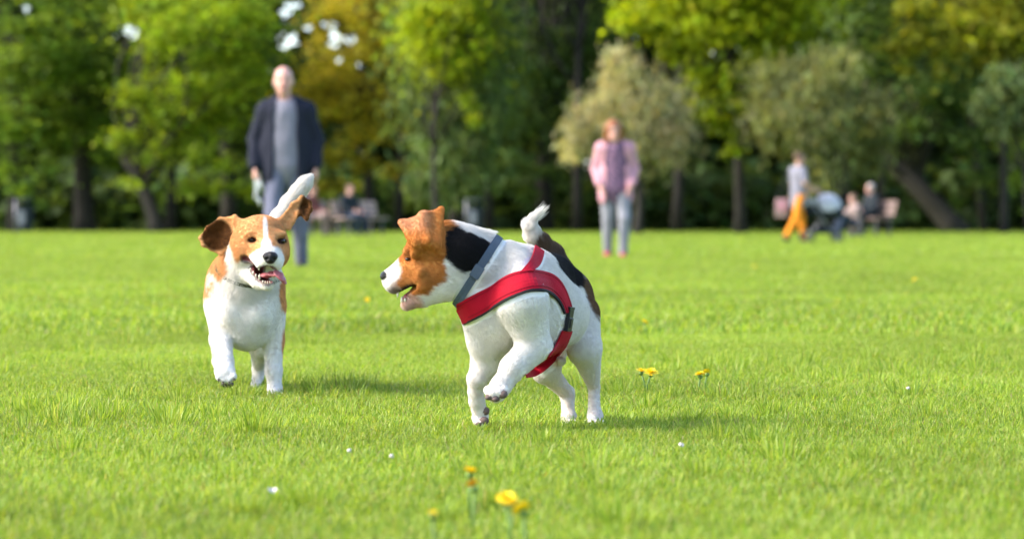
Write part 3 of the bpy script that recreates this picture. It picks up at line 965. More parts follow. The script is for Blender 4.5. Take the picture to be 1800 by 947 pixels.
# ------------------------------------------------------------------ dog with the red harness
def build_harness_dog():
    D0 = 8.43; s = D0 / FPX
    W = lambda x, y, d: Parr((x, y, d), D0, s)
    pxm = lambda r: r * s
    f = np.array([-0.5, -0.87, 0]); l = np.array([0.87, -0.5, 0]); up = np.array([0, 0, 1.0])
    BM = np.array([f, l, up])
    lo = Parr([(652, 770, -330), (652, 770, 90)], D0, s).min(0) - .01
    hi = Parr([(1085, 345, -330), (1085, 345, 175)], D0, s).max(0) + .01
    lo[2] = 0.0
    S = Sdf(lo, hi, 0.0024)
    back = -f + np.array([0, 0, -.35])
    dn = np.array([0.15, 0.1, -1.0])
    def rc(a, b, ra, rb, k=14, **kw): S.rc(W(*a), W(*b), pxm(ra), pxm(rb), pxm(k), **kw)
    def ell(c, r, k=12, Mx=None, **kw): S.ell(W(*c), np.array(r) * s, Mx, pxm(k), **kw)
    # torso
    ell((920, 536, -135), (122, 70, 94), 10, BM, flow=back, fur=.008)
    rc((885, 468, -190), (968, 486, -15), 42, 40, 26, flow=back, fur=.014)
    rc((922, 552, -130), (978, 552, -40), 74, 59, 26, flow=back, fur=.007)
    ell((868, 546, -206), (50, 52, 62), 26, BM, flow=(0, 0, -1), fur=.007)
    ell((1000, 540, 45), (58, 44, 64), 18, BM, flow=back, fur=.007)
    rc((990, 512, 45), (976, 480, 40), 42, 32, 20, flow=back, fur=.007)
    # neck and loose skin
    rc((880, 508, -180), (802, 448, -235), 66, 51, 30, flow=(.8, .2, -.5), fur=.013)
    rc((795, 411, -236), (862, 423, -208), 20, 16, 14, flow=(.9, .1, -.2), fur=.015)
    rc((815, 500, -235), (845, 530, -220), 28, 34, 20, flow=(.7, 0, -.6), fur=.015)
    # hind legs
    rc((1018, 552, 30), (1026, 612, -10), 38, 30, 5, flow=dn, fur=.006)
    rc((1028, 612, -10), (1044, 680, 48), 30, 10.5, 10, flow=dn, fur=.006)
    rc((1044, 680, 50), (1045, 728, 34), 10.5, 12, 6, flow=dn, fur=.005)
    rc((1047, 732, 34), (1042, 742, 14), 14, 13, 8, flow=dn, fur=.004)
    for tx, td in ((1032, 8), (1040, 0), (1050, 2), (1058, 12)):
        ell((tx, 744, td), (8, 9, 8), 4, flow=dn, fur=.003)
    rc((984, 552, 80), (960, 646, 28), 44, 25, 12, flow=dn, fur=.006)
    rc((958, 650, 28), (996, 690, 96), 22, 12.5, 12, flow=dn, fur=.006)
    rc((997, 690, 98), (999, 732, 82), 13, 11.5, 8, flow=dn, fur=.005)
    rc((1001, 734, 80), (995, 742, 62), 14, 12, 8, flow=dn, fur=.004)
    for tx, td in ((986, 56), (993, 48), (1002, 50), (1009, 60)):
        ell((tx, 743, td), (7.5, 9, 7.5), 4, flow=dn, fur=.003)
    ell((986, 634, 0), (9, 12, 9), 8, flow=dn, fur=.006)
    # near fore leg, lifted and folded
    rc((905, 478, -215), (918, 532, -262), 34, 45, 14, flow=dn, fur=.006)
    rc((918, 532, -262), (938, 604, -246), 45, 29, 9, flow=dn, fur=.005)
    ell((956, 611, -236), (15, 16, 15), 12, flow=dn, fur=.006)
    rc((940, 608, -248), (902, 646, -272), 28.5, 22.5, 10, flow=(-.7, -.2, -.6), fur=.006)
    rc((902, 646, -272), (882, 677, -284), 22, 16.5, 8, flow=(-.6, -.2, -.7), fur=.005)
    rc((880, 678, -284), (872, 690, -292), 18.5, 18, 8, flow=(-.6, -.2, -.7), fur=.004)
    for tx, ty, td in ((858, 686, -296), (866, 690, -302), (877, 689, -303), (886, 685, -298)):
        ell((tx, ty, td), (9, 10, 9), 4, flow=(-.3, -.3, -1), fur=.003)
    ell((859, 698, -302), (8, 9, 6.5), 1.5, flow=dn, fur=0, tagn='pad')
    ell((871, 701, -304), (8, 10, 6.0), 1.5, flow=dn, fur=0, tagn='pad')
    ell((885, 693, -306), (8.5, 9, 8.0), 1.5, flow=dn, fur=0, tagn='pad')
    ell((903, 676, -272), (5, 6, 5), 3, flow=dn, fur=0, tagn='pad')
    # far fore leg, coming off the ground
    rc((856, 560, -180), (858, 598, -186), 40, 36, 22, flow=dn, fur=.006)
    rc((858, 598, -186), (858, 634, -172), 36, 29, 9, flow=dn, fur=.005)
    rc((856, 636, -172), (839, 666, -180), 28, 18, 8, flow=dn, fur=.006)
    rc((839, 666, -180), (836, 688, -174), 18, 13, 6, flow=dn, fur=.005)
    rc((836, 688, -174), (838, 704, -168), 13, 13.5, 6, flow=dn, fur=.005)
    rc((838, 704, -168), (845, 732, -156), 13.5, 14.5, 6, flow=dn, fur=.004)
    for tx, ty, td in ((838, 740, -166), (846, 744, -168), (836, 734, -150), (850, 741, -155)):
        ell((tx, ty, td), (8, 9, 8.5), 4, flow=dn, fur=.003)
    ell((855, 722, -168), (7, 9, 8), 1.5, flow=dn, fur=0, tagn='pad')
    ell((852, 739, -172), (9, 8, 8), 1.5, flow=dn, fur=0, tagn='pad')
    ell((842, 745, -172), (7, 8, 5), 1.5, flow=dn, fur=0, tagn='pad')
    # tail, carried up
    tl = [(984, 480, 55, 26), (968, 452, 52, 24), (950, 429, 38, 18), (937, 413, 24, 14.5), (932, 399, 16, 11.5), (936, 387, 12, 7), (947, 376, 12, 3)]
    for a, b in zip(tl[:-1], tl[1:]):
        rc(a[:3], b[:3], a[3], b[3], 8, fur=.016 if a[1] < 430 else .011)
    # head, in profile
    hb = np.array([.85, .05, -.25])
    ell((764, 440, -238), (50, 43, 49), 20, flow=hb, fur=.0065)
    rc((775, 478, -238), (738, 488, -241), 45, 37, 18, flow=hb, fur=.0065)
    rc((752, 455, -252), (722, 462, -254), 24, 16, 12, flow=hb, fur=.0065)
    rc((732, 474, -240), (691, 494, -242), 33, 18.5, 12, flow=hb, fur=.0065)
    rc((724, 460, -240), (684, 485, -242), 17, 12, 8, flow=hb, fur=.0045)
    rc((722, 493, -252), (694, 503, -250), 15, 12, 8, flow=hb, fur=.0045)
    rc((722, 493, -230), (694, 503, -234), 15, 12, 8, flow=hb, fur=.0045)
    ell((717, 441, -262), (9, 10, 9), 9, flow=hb, fur=.006)      # brow
    ell((717, 441, -218), (9, 10, 9), 9, flow=hb, fur=.006)
    rc((716, 466, -268), (738, 478, -278), 7, 9, 9, flow=hb, fur=.006)
    ell((742, 492, -274), (13, 7, 18), 8, flow=hb, fur=.006)      # cheek fold
    S.rc(W(729, 503, -241), W(694, 528, -241), pxm(3.5), pxm(9), pxm(3), op='s', sq=(np.array([0, 1.0, 0]), 30.0))
    rc((770, 500, -240), (742, 520, -241), 32, 20, 14, flow=hb, fur=.0065)
    rc((742, 520, -241), (716, 534, -242), 17, 12, 5, flow=hb, fur=.0065)
    ell((716, 455, -276), (7.5, 6, 3.6), 3, op='s')
    # ears: near one flung up over the head, far one behind
    E = dict(A=(728, 447, -282), B=(782, 452, -277), C=(719, 416, -284), D=(705, 391, -270), E_=(744, 378, -277), Fp=(776, 368, -264), G=(772, 398, -270), H=(752, 424, -297), J=(732, 426, -294), K_=(768, 430, -290))
    Ew = {k: W(*v) for k, v in E.items()}
    for t3 in (('H', 'A', 'B'), ('J', 'A', 'H'), ('J', 'C', 'A'), ('J', 'D', 'C'), ('J', 'E_', 'D'), ('H', 'E_', 'J'), ('H', 'K_', 'E_'), ('K_', 'Fp', 'E_'), ('K_', 'G', 'Fp'), ('K_', 'B', 'G'), ('H', 'B', 'K_')):
        S.tri(*[Ew[k] for k in t3], pxm(4.2), pxm(11), flow=(.1, 0, 1), fur=.004, tagn='ear')
    for t3 in (((735, 425, -198), (775, 432, -198), (752, 470, -186)), ((735, 425, -198), (752, 470, -186), (728, 465, -190)), ((775, 432, -198), (782, 470, -190), (752, 470, -186)), ((728, 465, -190), (782, 470, -190), (758, 505, -192))):
        S.tri(*[W(*p) for p in t3], pxm(4.2), pxm(7), flow=(0, 0, -1), fur=.004, tagn='ear')
    V, F, N, flow, fur, near, q = dog_finish(S, W, D0, s)
    fur = fur * (0.85 + 0.25 * noise3(V, 40))
    # wrinkled loose skin relief on neck and chest
    # ---- coat colours
    Z = Zones(WHITE, q, 1)
    x, y, d = q[:, 0], q[:, 1], q[:, 2]
    TAN = np.array([0.54, 0.225, 0.060]); TAN_D = np.array([0.30, 0.105, 0.024]); BLK = np.array([0.018, 0.017, 0.019])
    pink = np.array([0.66, 0.50, 0.43])
    # pinkish skin showing on the legs
    m = sstep(620, 700, y) * (0.18 + .2 * Z.n2.clip(-.5, 1)); Z.mask(np.clip(m, 0, .4), pink)
    Z.paint((748, 440, -240), (46, 74, 80), TAN, soft=.06, edge=.08)
    Z.paint((718, 446, -240), (22, 26, 80), TAN, soft=.1, edge=.08)
    Z.paint((736, 482, -250), (38, 42, 70), TAN, soft=.10, edge=.10)
    Z.paint((722, 470, -260), (22, 30, 60), TAN, soft=.2, edge=.1)
    Z.paint((712, 500, -262), (22, 14, 40), TAN * .7, soft=.4, edge=.2, amt=.75)
    Z.paint((775, 405, -240), (30, 20, 60), TAN * .8, soft=.2)
    Z.paint((750, 446, -285), (22, 12, 30), TAN_D, soft=.5, amt=.8, rot=8)  # fold shadow under the ear, painted in as darker tan
    Z.paint((718, 446, -275), (10, 10, 25), TAN_D, soft=.5, amt=.7)
    Z.paint((760, 488, -270), (22, 14, 40), TAN * .85, soft=.3, edge=.2)
    # white muzzle top, chin, throat
    Z.paint((682, 484, -242), (28, 16, 60), WHITE, rot=-32, soft=.25, edge=.1)
    Z.paint((745, 540, -242), (58, 22, 60), WHITE, rot=-10, soft=.2, edge=.15)
    Z.paint((722, 532, -242), (20, 15, 40), (0.62, 0.42, 0.34), soft=.3)
    Z.paint((690, 512, -255), (12, 7, 30), (0.16, .09, .05), soft=.5, amt=.8)
    Z.paint((712, 507, -255), (16, 4.5, 40), (0.05, .03, .022), rot=-32, soft=.4)
    # black neck patch
    Z.paint((820, 440, -285), (38, 40, 62), BLK, rot=20, soft=.07, edge=.10)
    Z.paint((800, 432, -285), (22, 38, 62), BLK, soft=.08, edge=.10)
    Z.paint((843, 440, -262), (26, 26, 50), BLK, rot=30, soft=.1, edge=.12)
    Z.paint((838, 400, -225), (46, 14, 60), WHITE, rot=14, soft=.12, edge=.1, extra=(y < 428).astype(float))
    # saddle, rump, tail
    Z.paint((984, 470, 5), (54, 23, 110), BLK * 1.4, rot=36, soft=.08, edge=.10)
    Z.paint((1044, 520, 55), (15, 46, 90), (0.17, .10, .055), rot=-14, soft=.2, edge=.15)
    Z.paint((970, 440, 45), (38, 26, 50), (0.19, .125, .085), rot=42, soft=.15, edge=.2)
    Z.paint((985, 452, 45), (20, 10, 50), (0.06, .05, .045), rot=42, soft=.5, edge=.3, amt=.7)
    Z.paint((933, 404, 18), (19, 30, 50), WHITE, rot=14, soft=.12, edge=.12)
    pad_ids = [i for i, p in enumerate(S.prims) if p[4] == 'pad']
    pad = np.isin(near, pad_ids)
    Z.mask(pad * 0.92, (0.075, 0.04, 0.035))
    ear_ids = [i for i, p in enumerate(S.prims) if p[4] == 'ear']
    ear = np.isin(near, ear_ids)
    Z.mask(ear * 1.0, TAN * 1.05)
    Z.mask(ear * sstep(418, 392, y) * sstep(770, 745, x) * .6, (0.66, 0.36, 0.22))
    Z.mask(ear * sstep(430, 452, y) * .45, TAN_D)  # painted shade: ear darkens towards its lower fold
    # ---- objects
    cw = np.where(Z.col[:, 2] > .45, .22, 1.0)
    Z.col *= (1 + cw * (.07 * noise3(q, .22) + .06 * noise3(q + 40, .6)))[:, None]
    Z.col = np.clip(Z.col, .003, .9)
    base = np.array([float(W(960, 750, -80)[0]), float(W(960, 750, -80)[1]), 0.0])
    root = empty('dog', base)
    tag(root, 'white, black and tan dog in red harness, head turned left in profile', 'dog', 'dogs running on the lawn')
    mesh_obj('body', V, F, M['coat'], root, True, Z.col, base)
    bv = bvh_of(V, F)
    cam0 = Vector((0, 0, CAM_H))
    def hit(px, py):
        dr = Vector(P(px, py, 1.0)) - cam0
        h = bv.ray_cast(cam0, dr.normalized())
        return h
    # sagittal mirror plane through the trunk axis
    o0 = W(925, 540, -130)
    def mirror(A):
        dd = (A - o0) @ l
        return A - 2 * dd[..., None] * l
    def surf_rows(upper, lower, n, m):
        U, Lo = resample(upper, n), resample(lower, n)
        rows = np.empty((n, m, 3)); nr = np.empty((n, m, 3))
        last = None
        for i in range(n):
            for k in range(m):
                c = U[i] + (Lo[i] - U[i]) * k / (m - 1)
                h = hit(c[0], c[1])
                if h[0] is None:
                    h = bv.find_nearest(Vector(W(c[0], c[1], last if last is not None else -150)))
                rows[i, k] = h[0]; nr[i, k] = h[1]
                last = (h[0].y - D0) / s
        rows = smooth_rows(rows, 4); nr = smooth_rows(nr, 6)
        nr /= np.linalg.norm(nr, axis=2)[..., None]
        return rows, nr
    def snap(rows):
        out = np.empty_like(rows); nr = np.empty_like(rows)
        good = np.ones(len(rows), bool)
        for i in range(rows.shape[0]):
            for k in range(rows.shape[1]):
                h = bv.find_nearest(Vector(rows[i, k])); out[i, k] = h[0]; nr[i, k] = h[1]
                if h[3] > .008: good[i] = False
        run, best = [], []
        for i in range(len(rows)):
            if good[i]: run.append(i)
            else: run = []
            if len(run) > len(best): best = list(run)
        if len(best) < 4: return None
        out, nr = out[best], nr[best]
        out = smooth_rows(out, 5); nr = smooth_rows(nr, 6); nr /= np.linalg.norm(nr, axis=2)[..., None]
        return out, nr
    avoid = []
    har = None
    def strap(name, upper, lower, n, m, th, mat, both=True, lift=.0035, par=None):
        nonlocal har
        rows, nr = surf_rows(upper, lower, n, m)
        objs = []
        sets = [(rows, nr)]
        if both:
            sid = (rows - o0) @ l
            keep = sid.mean(1) > max(0.0, -sid.mean(1).min())
            sn = snap(mirror(rows[keep])) if keep.sum() > 3 else None
            if sn is not None: sets.append(sn)
        vs, fs = [], []
        for rw, nm in sets:
            v, ff = ribbon(rw + nm * lift, nm, th)
            fs += [tuple(i + sum(len(a) for a in vs) for i in q_) for q_ in ff]; vs.append(v)
            avoid.append(rw.reshape(-1, 3))
        o = mesh_obj(name, np.concatenate(vs), fs, mat, par, False, None, base)
        return o
    har = strap('harness', [(806, 531), (832, 517), (868, 500), (905, 482), (944, 476), (972, 484), (988, 503), (998, 530), (1003, 548)],
                [(811, 571), (834, 559), (862, 545), (892, 526), (930, 511), (962, 512), (978, 525), (987, 538), (990, 550)], 46, 7, .0042, M['red_web'], par=root)
    har['label'] = 'red padded chest harness with black edging'
    strap('edging', [(811, 569), (834, 557), (862, 543), (892, 524.5), (930, 509.5), (962, 510.5), (978, 524), (986, 537), (989, 549)],
          [(811, 573), (834, 561), (862, 547), (892, 528), (930, 513), (961, 514), (976, 527), (985, 540), (988, 552)], 46, 3, .0052, M['black_web'], par=har)
    up_ = [(806, 531), (832, 517), (868, 500), (905, 482), (944, 476), (972, 484), (988, 503), (998, 530), (1003, 548)]
    lo_ = [(811, 571), (834, 559), (862, 545), (892, 526), (930, 511), (962, 512), (978, 525), (987, 538), (990, 550)]
    for a_ in (.10, .80):
        A_ = [tuple(np.array(u_) * (1 - a_) + np.array(v_) * a_) for u_, v_ in zip(up_, lo_)]; B_ = [tuple(np.array(u_) * (1 - a_ - .04) + np.array(v_) * (a_ + .04)) for u_, v_ in zip(up_, lo_)]
        strap('stitching', A_, B_, 46, 2, .0049, M['red_stitch'], par=har, both=False)
    strap('back_strap', [(938, 436), (933, 452), (926, 466), (914, 484)], [(953, 446), (951, 456), (945, 468), (934, 480)], 14, 4, .0036, M['red_web'], par=har, lift=.005)
    strap('belly_strap', [(985, 580), (975, 604), (958, 630), (938, 648), (921, 656)], [(1002, 580), (993, 606), (973, 638), (950, 658), (926, 665)], 26, 4, .0034, M['red_web'], par=har)
    # buckle on the strap: two plastic halves
    h = hit(996, 562)
    n_ = np.array(h[1]); c0 = np.array(h[0])
    ax = np.array(W(992, 582, 0)) - np.array(W(998, 545, 0)); ax /= np.linalg.norm(ax)
    n_ = n_ - ax * (n_ @ ax); n_ /= np.linalg.norm(n_); sdv = np.cross(n_, ax)
    Rm = np.stack([sdv, ax, n_], 1)
    mb = MB()
    mb.box(c0 + n_ * .006 - ax * .014, (.021, .018, .008), Rm)
    mb.box(c0 + n_ * .0065 + ax * .009, (.023, .030, .010), Rm)
    mb.box(c0 + n_ * .0105 + ax * .006, (.010, .020, .006), Rm)
    mb.box(c0 + n_ * .006 - ax * .026, (.025, .006, .008), Rm)
    b = mb.build('buckle', M['black_plastic'], har, False, base)
    b['label'] = 'black plastic side-release buckle'
    avoid.append(np.array(mb.v))
    # collar: ring round the neck
    cc = W(839, 477, -214)
    ad = np.array(W(806, 528, -212)) - np.array(W(871, 427, -212)); ad /= np.linalg.norm(ad)
    yv = np.array([0, 1.0, 0])
    axn = np.cross(ad, yv)
    ring, rn = [], []
    for k in range(64):
        a = 2 * math.pi * k / 64
        dr = ad * math.cos(a) + yv * math.sin(a)
        row = []; 
        for w_ in (-1, 0, 1):
            c = cc + axn * (w_ * .0085)
            best = None
            hh = bv.ray_cast(Vector(c + dr * .2), Vector(-dr))
            dist = .07 if hh[0] is None else .2 - hh[3]
            row.append(min(max(dist, .05), .085))
        ring.append(row); rn.append(dr)
    ring = np.array(ring)
    for _ in range(6): ring = ring * .5 + .25 * (np.roll(ring, 1, 0) + np.roll(ring, -1, 0))
    rn = np.array(rn)
    rows = np.stack([cc + axn * (w_ * .0085) + rn * (ring[:, i:i + 1] + .003) for i, w_ in enumerate((-1, 0, 1))], 1)
    v, ff = ribbon(rows, np.repeat(rn[:, None], 3, 1), .0032, True)
    col = mesh_obj('collar', v, ff, M['grey_web'], root, False, None, base)
    col['label'] = 'slate blue collar round the neck'
    avoid.append(rows.reshape(-1, 3))
    k0 = int(np.argmin(rows[:, 1, 1]))
    c = rows[k0, 1] + rn[k0] * .004
    t_ = rows[(k0 + 1) % 64, 1] - rows[k0 - 1, 1]; t_ /= np.linalg.norm(t_)
    Rm = np.stack([axn, t_, np.cross(axn, t_)], 1)
    MB().box(c + t_ * .0, (.022, .028, .007), Rm).build('slider', M['grey_web'], col, False, base)
    # nose, eye, mouth
    nv, nf = ball((0, 0, 0), np.array([9, 14, 9.5]) * s, 20, 12)
    nv = nv * (1 - .25 * np.clip(-nv[:, 2:3] / (10 * s), 0, 1) * np.array([1, 0.6, 0]))
    mesh_obj('nose', nv + W(677, 486, -242), nf, M['dog_nose'], root, True, None, base)
    for dd in (-269, -211):
        ev, ef = ball(W(717, 455.5, dd), np.array([5.0, 4.6, 3.0]) * s, 16, 10)
        mesh_obj('eye', ev, ef, M['dog_eye'], root, True, None, base)
    mb = MB(); mb.tube([W(745, 508, -241), W(728, 516, -241), W(714, 525, -241), W(707, 527, -241)], [.012, .012, .010, .004], 10)
    mb.build('tongue', M['tongue'], root, True, base)
    for (tx, ty, dd, h_) in ((706, 528, -250, 7), (706, 528, -234, 7), (712, 527, -252, 4), (699, 516, -251, 7), (699, 516, -233, 7)):
        mb = MB(); sg = 1 if ty > 520 else -1
        mb.tube([W(tx, ty + sg * 3, dd), W(tx, ty - sg * h_ * .4, dd), W(tx - .8, ty - sg * h_, dd)], [.0026, .002, .0004], 8)
        mb.build('tooth', M['tooth'], root, True, base)
    bare = pad
    avoid_pts = np.concatenate([a for a in avoid])
    make_fur('fur', V, F, N, flow, np.clip(fur, 0, .02), Z.col, 380000, root, base, avoid_pts, 5, rad=.00025, bare=bare)
    # loose long hairs at the tip of the tail and whiskers
    rs = np.random.RandomState(4)
    K = 5; n = 150
    pts = np.empty((n, K, 3))
    st = W(936, 386, 12); d0 = np.array(W(958, 366, 14)) - st; d0 /= np.linalg.norm(d0)
    for i in range(n):
        a = st + rs.normal(0, .0045, 3) + d0 * rs.rand() * .012
        L = .016 + .016 * rs.rand(); dv = d0 + rs.normal(0, .16, 3); dv /= np.linalg.norm(dv); cv = np.array([.004, 0, .004]) * rs.rand()
        for k in range(K): pts[i, k] = a + dv * L * k / 4 + cv * (k / 4) ** 2
    cu = bpy.data.hair_curves.new('tail_tip'); cu.add_curves([K] * n)
    cu.points.foreach_set('position', (pts - base).astype(np.float32).ravel())
    cu.points.foreach_set('radius', np.tile(np.array([.0005, .00045, .0004, .0003, .00005], np.float32), n))
    cl = np.tile(np.array([.75, .72, .66, 1], np.float32), n)
    cu.attributes.new('Col', 'FLOAT_COLOR', 'CURVE').data.foreach_set('color', cl)
    cu.materials.append(M['fur'])
    o = bpy.data.objects.new('tail_tip', cu); C.objects.link(o); o.parent = root
    return root

# ------------------------------------------------------------------ tan and white dog running at the camera
def build_tan_dog():
    D0 = 9.77; s = D0 / FPX
    W = lambda x, y, d: Parr((x, y, d), D0, s)
    pxm = lambda r: r * s
    lo = Parr([(345, 715, -215), (345, 715, 330)], D0, s).min(0) - .01
    hi = Parr([(560, 300, -215), (560, 300, 345)], D0, s).max(0) + .01
    lo[2] = 0.0
    S = Sdf(lo, hi, 0.0026)
    back = np.array([-.1, 1, -.3]); dn = np.array([0, .1, -1.0]); hb = np.array([-.1, .8, -.2])
    def rc(a, b, ra, rb, k=14, **kw): S.rc(W(*a), W(*b), pxm(ra), pxm(rb), pxm(k), **kw)
    def ell(c, r, k=12, **kw): S.ell(W(*c), np.array(r) * s, None, pxm(k), **kw)
    # torso  (ell radii: x, depth, z)
    ell((426, 527, 105), (66, 135, 80), 10, flow=back, fur=.007)
    ell((434, 545, -5), (58, 58, 72), 26, flow=dn, fur=.007)
    rc((428, 530, 60), (420, 522, 235), 64, 56, 20, flow=back, fur=.006)
    rc((428, 470, 10), (422, 470, 230), 42, 40, 24, flow=back, fur=.008)
    ell((420, 515, 262), (56, 58, 62), 22, flow=back, fur=.007)
    ell((392, 505, 8), (30, 40, 48), 22, flow=dn, fur=.006)
    ell((474, 510, 8), (27, 40, 46), 22, flow=dn, fur=.006)
    ell((404, 545, -40), (20, 22, 28), 16, flow=dn, fur=.006)
    ell((456, 548, -42), (22, 22, 28), 16, flow=dn, fur=.006)
    # neck
    rc((432, 496, -8), (450, 436, -64), 56, 45, 24, flow=(0, .2, -1), fur=.013)
    rc((428, 480, -40), (432, 505, -35), 32, 32, 18, flow=(0, .2, -1), fur=.014)
    # fore leg on the ground (viewer's right)
    rc((476, 540, 0), (480, 598, 8), 28, 19.5, 9, flow=dn, fur=.005)
    rc((480, 598, 8), (481, 652, 0), 19.5, 14, 8, flow=dn, fur=.006)
    rc((481, 652, 0), (483, 684, -4), 14.5, 12.5, 8, flow=dn, fur=.005)
    rc((483, 686, -6), (484, 693, -18), 13, 11, 8, flow=dn, fur=.004)
    for tx in (474, 480.5, 487.5, 494):
        ell((tx, 694, -24 + abs(tx - 484) * .6), (5.6, 8, 7), 3, flow=dn, fur=.003)
    # fore leg lifted (viewer's left)
    rc((389, 540, 0), (390, 592, -24), 31, 19.5, 9, flow=dn, fur=.005)
    rc((390, 592, -24), (394, 634, -72), 19.5, 15, 8, flow=dn, fur=.006)
    rc((394, 634, -72), (397, 654, -92), 16, 17, 8, flow=dn, fur=.004)
    for tx, ty in ((385, 662), (393, 667), (402, 667), (410, 661)):
        rc((tx * .6 + 397 * .4, 654, -98), (tx, ty, -104), 8, 7.2, 4, flow=dn, fur=.0035)
    ell((399, 675, -90), (13, 13, 7), 3, flow=dn, fur=0, tagn='pad')
    ell((413, 662, -84), (4, 6, 8), 2, flow=dn, fur=0, tagn='pad')
    # hind legs
    rc((458, 545, 250), (458, 606, 196), 40, 24, 18, flow=dn, fur=.006)
    rc((460, 606, 196), (455, 646, 268), 22, 12, 10, flow=dn, fur=.006)
    rc((455, 648, 268), (451, 680, 252), 12, 10.5, 8, flow=dn, fur=.005)
    rc((451, 681, 252), (449, 686, 232), 12, 10, 8, flow=dn, fur=.004)
    rc((396, 545, 250), (390, 596, 190), 34, 22, 18, flow=dn, fur=.006)
    rc((390, 597, 190), (384, 634, 262), 21, 11, 10, flow=dn, fur=.006)
    rc((384, 635, 262), (389, 655, 255), 11.5, 10.5, 8, flow=dn, fur=.005)
    rc((389, 655, 255), (392, 660, 244), 12, 10, 8, flow=dn, fur=.004)
    # tail
    tl = [(440, 455, 300, 24), (468, 412, 312, 16), (490, 383, 318, 13.5), (508, 358, 318, 13.8), (524, 338, 315, 13.6), (536, 323, 312, 12), (545, 312, 311, 6.5)]
    for a, b in zip(tl[:-1], tl[1:]):
        rc(a[:3], b[:3], a[3], b[3], 12, fur=.011)
    # head towards the camera, turned a little to viewer's right
    ell((459, 424, -75), (47, 52, 43), 16, flow=hb, fur=.006)
    ell((459, 404, -78), (36, 44, 24), 12, flow=hb, fur=.006)
    ell((430, 442, -82), (22, 34, 28), 14, flow=hb, fur=.0065)
    ell((490, 444, -86), (19, 32, 26), 12, flow=hb, fur=.0065)
    rc((468, 432, -112), (474, 452, -158), 27, 19, 12, flow=hb, fur=.0045)        # bridge
    rc((452, 448, -112), (462, 462, -152), 19, 14, 9, flow=hb, fur=.0045)         # left lip
    rc((486, 448, -116), (485, 462, -152), 16, 13.5, 9, flow=hb, fur=.0045)        # right lip
    ell((444, 408, -112), (13, 8, 6), 10, flow=hb, fur=.0065); ell((492, 411, -112), (12, 8, 6), 10, flow=hb, fur=.0065)   # brows
    # mouth cavity, then lower jaw
    S.rc(W(448, 468, -80), W(470, 484, -165), pxm(9), pxm(15), pxm(3), op='s')
    S.rc(W(430, 453, -112), W(452, 475, -140), pxm(4), pxm(10), pxm(3), op='s')
    rc((442, 478, -78), (456, 493, -118), 20, 15.5, 10, flow=hb, fur=.006)
    rc((456, 493, -118), (470, 499, -146), 15.5, 12, 6, flow=hb, fur=.0065)
    S.rc(W(452, 478, -92), W(470, 487, -150), pxm(9), pxm(10.5), pxm(3), op='s')
    for ex in (443, 495):
        ell((ex, 422.5, -126), (8.0, 7, 4.6), 3.5, op='s')
    # ears
    def ear(pts, tris, th=4.0):
        for t3 in tris:
            S.tri(*[W(*pts[k]) for k in t3], pxm(th), pxm(6), flow=(-1, .2, 0) if pts['c'][0] < 430 else (1, .2, 1), fur=.0035, tagn='ear')
    EL = dict(a=(428, 388, -78), b=(413, 381, -68), c=(387, 412, -42), d=(387, 384, -56), e=(365, 400, -50), f=(352, 418, -50), g=(357, 431, -54), h=(372, 438, -52), i=(389, 447, -56), j=(402, 432, -60), k=(411, 414, -66))
    ear(EL, [('c', 'b', 'd'), ('c', 'd', 'e'), ('c', 'e', 'f'), ('c', 'f', 'g'), ('c', 'g', 'h'), ('c', 'h', 'i'), ('c', 'i', 'j'), ('c', 'j', 'k'), ('c', 'k', 'b'), ('a', 'b', 'k')], 3.4)
    ER = dict(c=(516, 375, -64), a=(490, 388, -76), b=(514, 358, -68), d=(531, 347, -64), m=(533, 366, -50), e=(545, 355, -64), f=(547, 369, -72), g=(539, 386, -78), h=(527, 374, -72), i=(514, 392, -70), j=(508, 402, -74))
    ear(ER, [('c', 'a', 'b'), ('c', 'b', 'd'), ('c', 'd', 'm'), ('m', 'd', 'e'), ('m', 'e', 'f'), ('m', 'f', 'g'), ('m', 'g', 'h'), ('c', 'm', 'h'), ('c', 'h', 'i'), ('c', 'i', 'j'), ('c', 'j', 'a')], 3.2)
    V, F, N, flow, fur, near, q = dog_finish(S, W, D0, s)
    fur = fur * (0.85 + 0.25 * noise3(V, 40))
    x, y, d = q[:, 0], q[:, 1], q[:, 2]
    Z = Zones(WHITE, q, 2)
    TAN = np.array([0.66, 0.36, 0.155]); TAN_D = np.array([0.38, 0.16, 0.05]); INNER = np.array([0.085, 0.032, 0.008])
    # body patches
    Z.paint((372, 500, 40), (16, 48, 70), TAN, rot=8, soft=.2, edge=.2)
    Z.paint((392, 466, -5), (24, 32, 70), TAN, rot=18, soft=.15, edge=.15)
    Z.paint((502, 512, 10), (14, 40, 70), TAN, soft=.12, edge=.12)
    Z.paint((500, 605, 12), (7, 26, 30), TAN, soft=.3)
    Z.paint((425, 450, 150), (90, 40, 190), TAN, soft=.2, edge=.2)
    # head
    headm = ((d < -20) & (y < 470)).astype(float)
    Z.paint((459, 412, -75), (62, 46, 95), TAN, soft=.08, edge=.06, extra=headm)
    Z.paint((428, 440, -90), (20, 32, 50), TAN, soft=.15, edge=.1, extra=headm)
    Z.paint((500, 440, -85), (14, 34, 50), TAN, soft=.15, edge=.1, extra=headm)
    # white blaze, muzzle, lips, throat
    Z.paint((467, 404, -120), (4.2, 26, 60), WHITE, rot=-3, soft=.3, edge=.1)
    Z.paint((469, 437, -140), (9, 20, 60), WHITE, soft=.25, edge=.1)
    Z.paint((468, 462, -150), (33, 24, 52), WHITE, soft=.12, edge=.08)
    Z.paint((446, 478, -90), (38, 26, 60), WHITE, soft=.15, edge=.1, extra=(d < -30).astype(float))
    Z.paint((414, 458, -60), (8, 36, 40), WHITE, soft=.25, rot=-18, extra=(x > 399).astype(float))
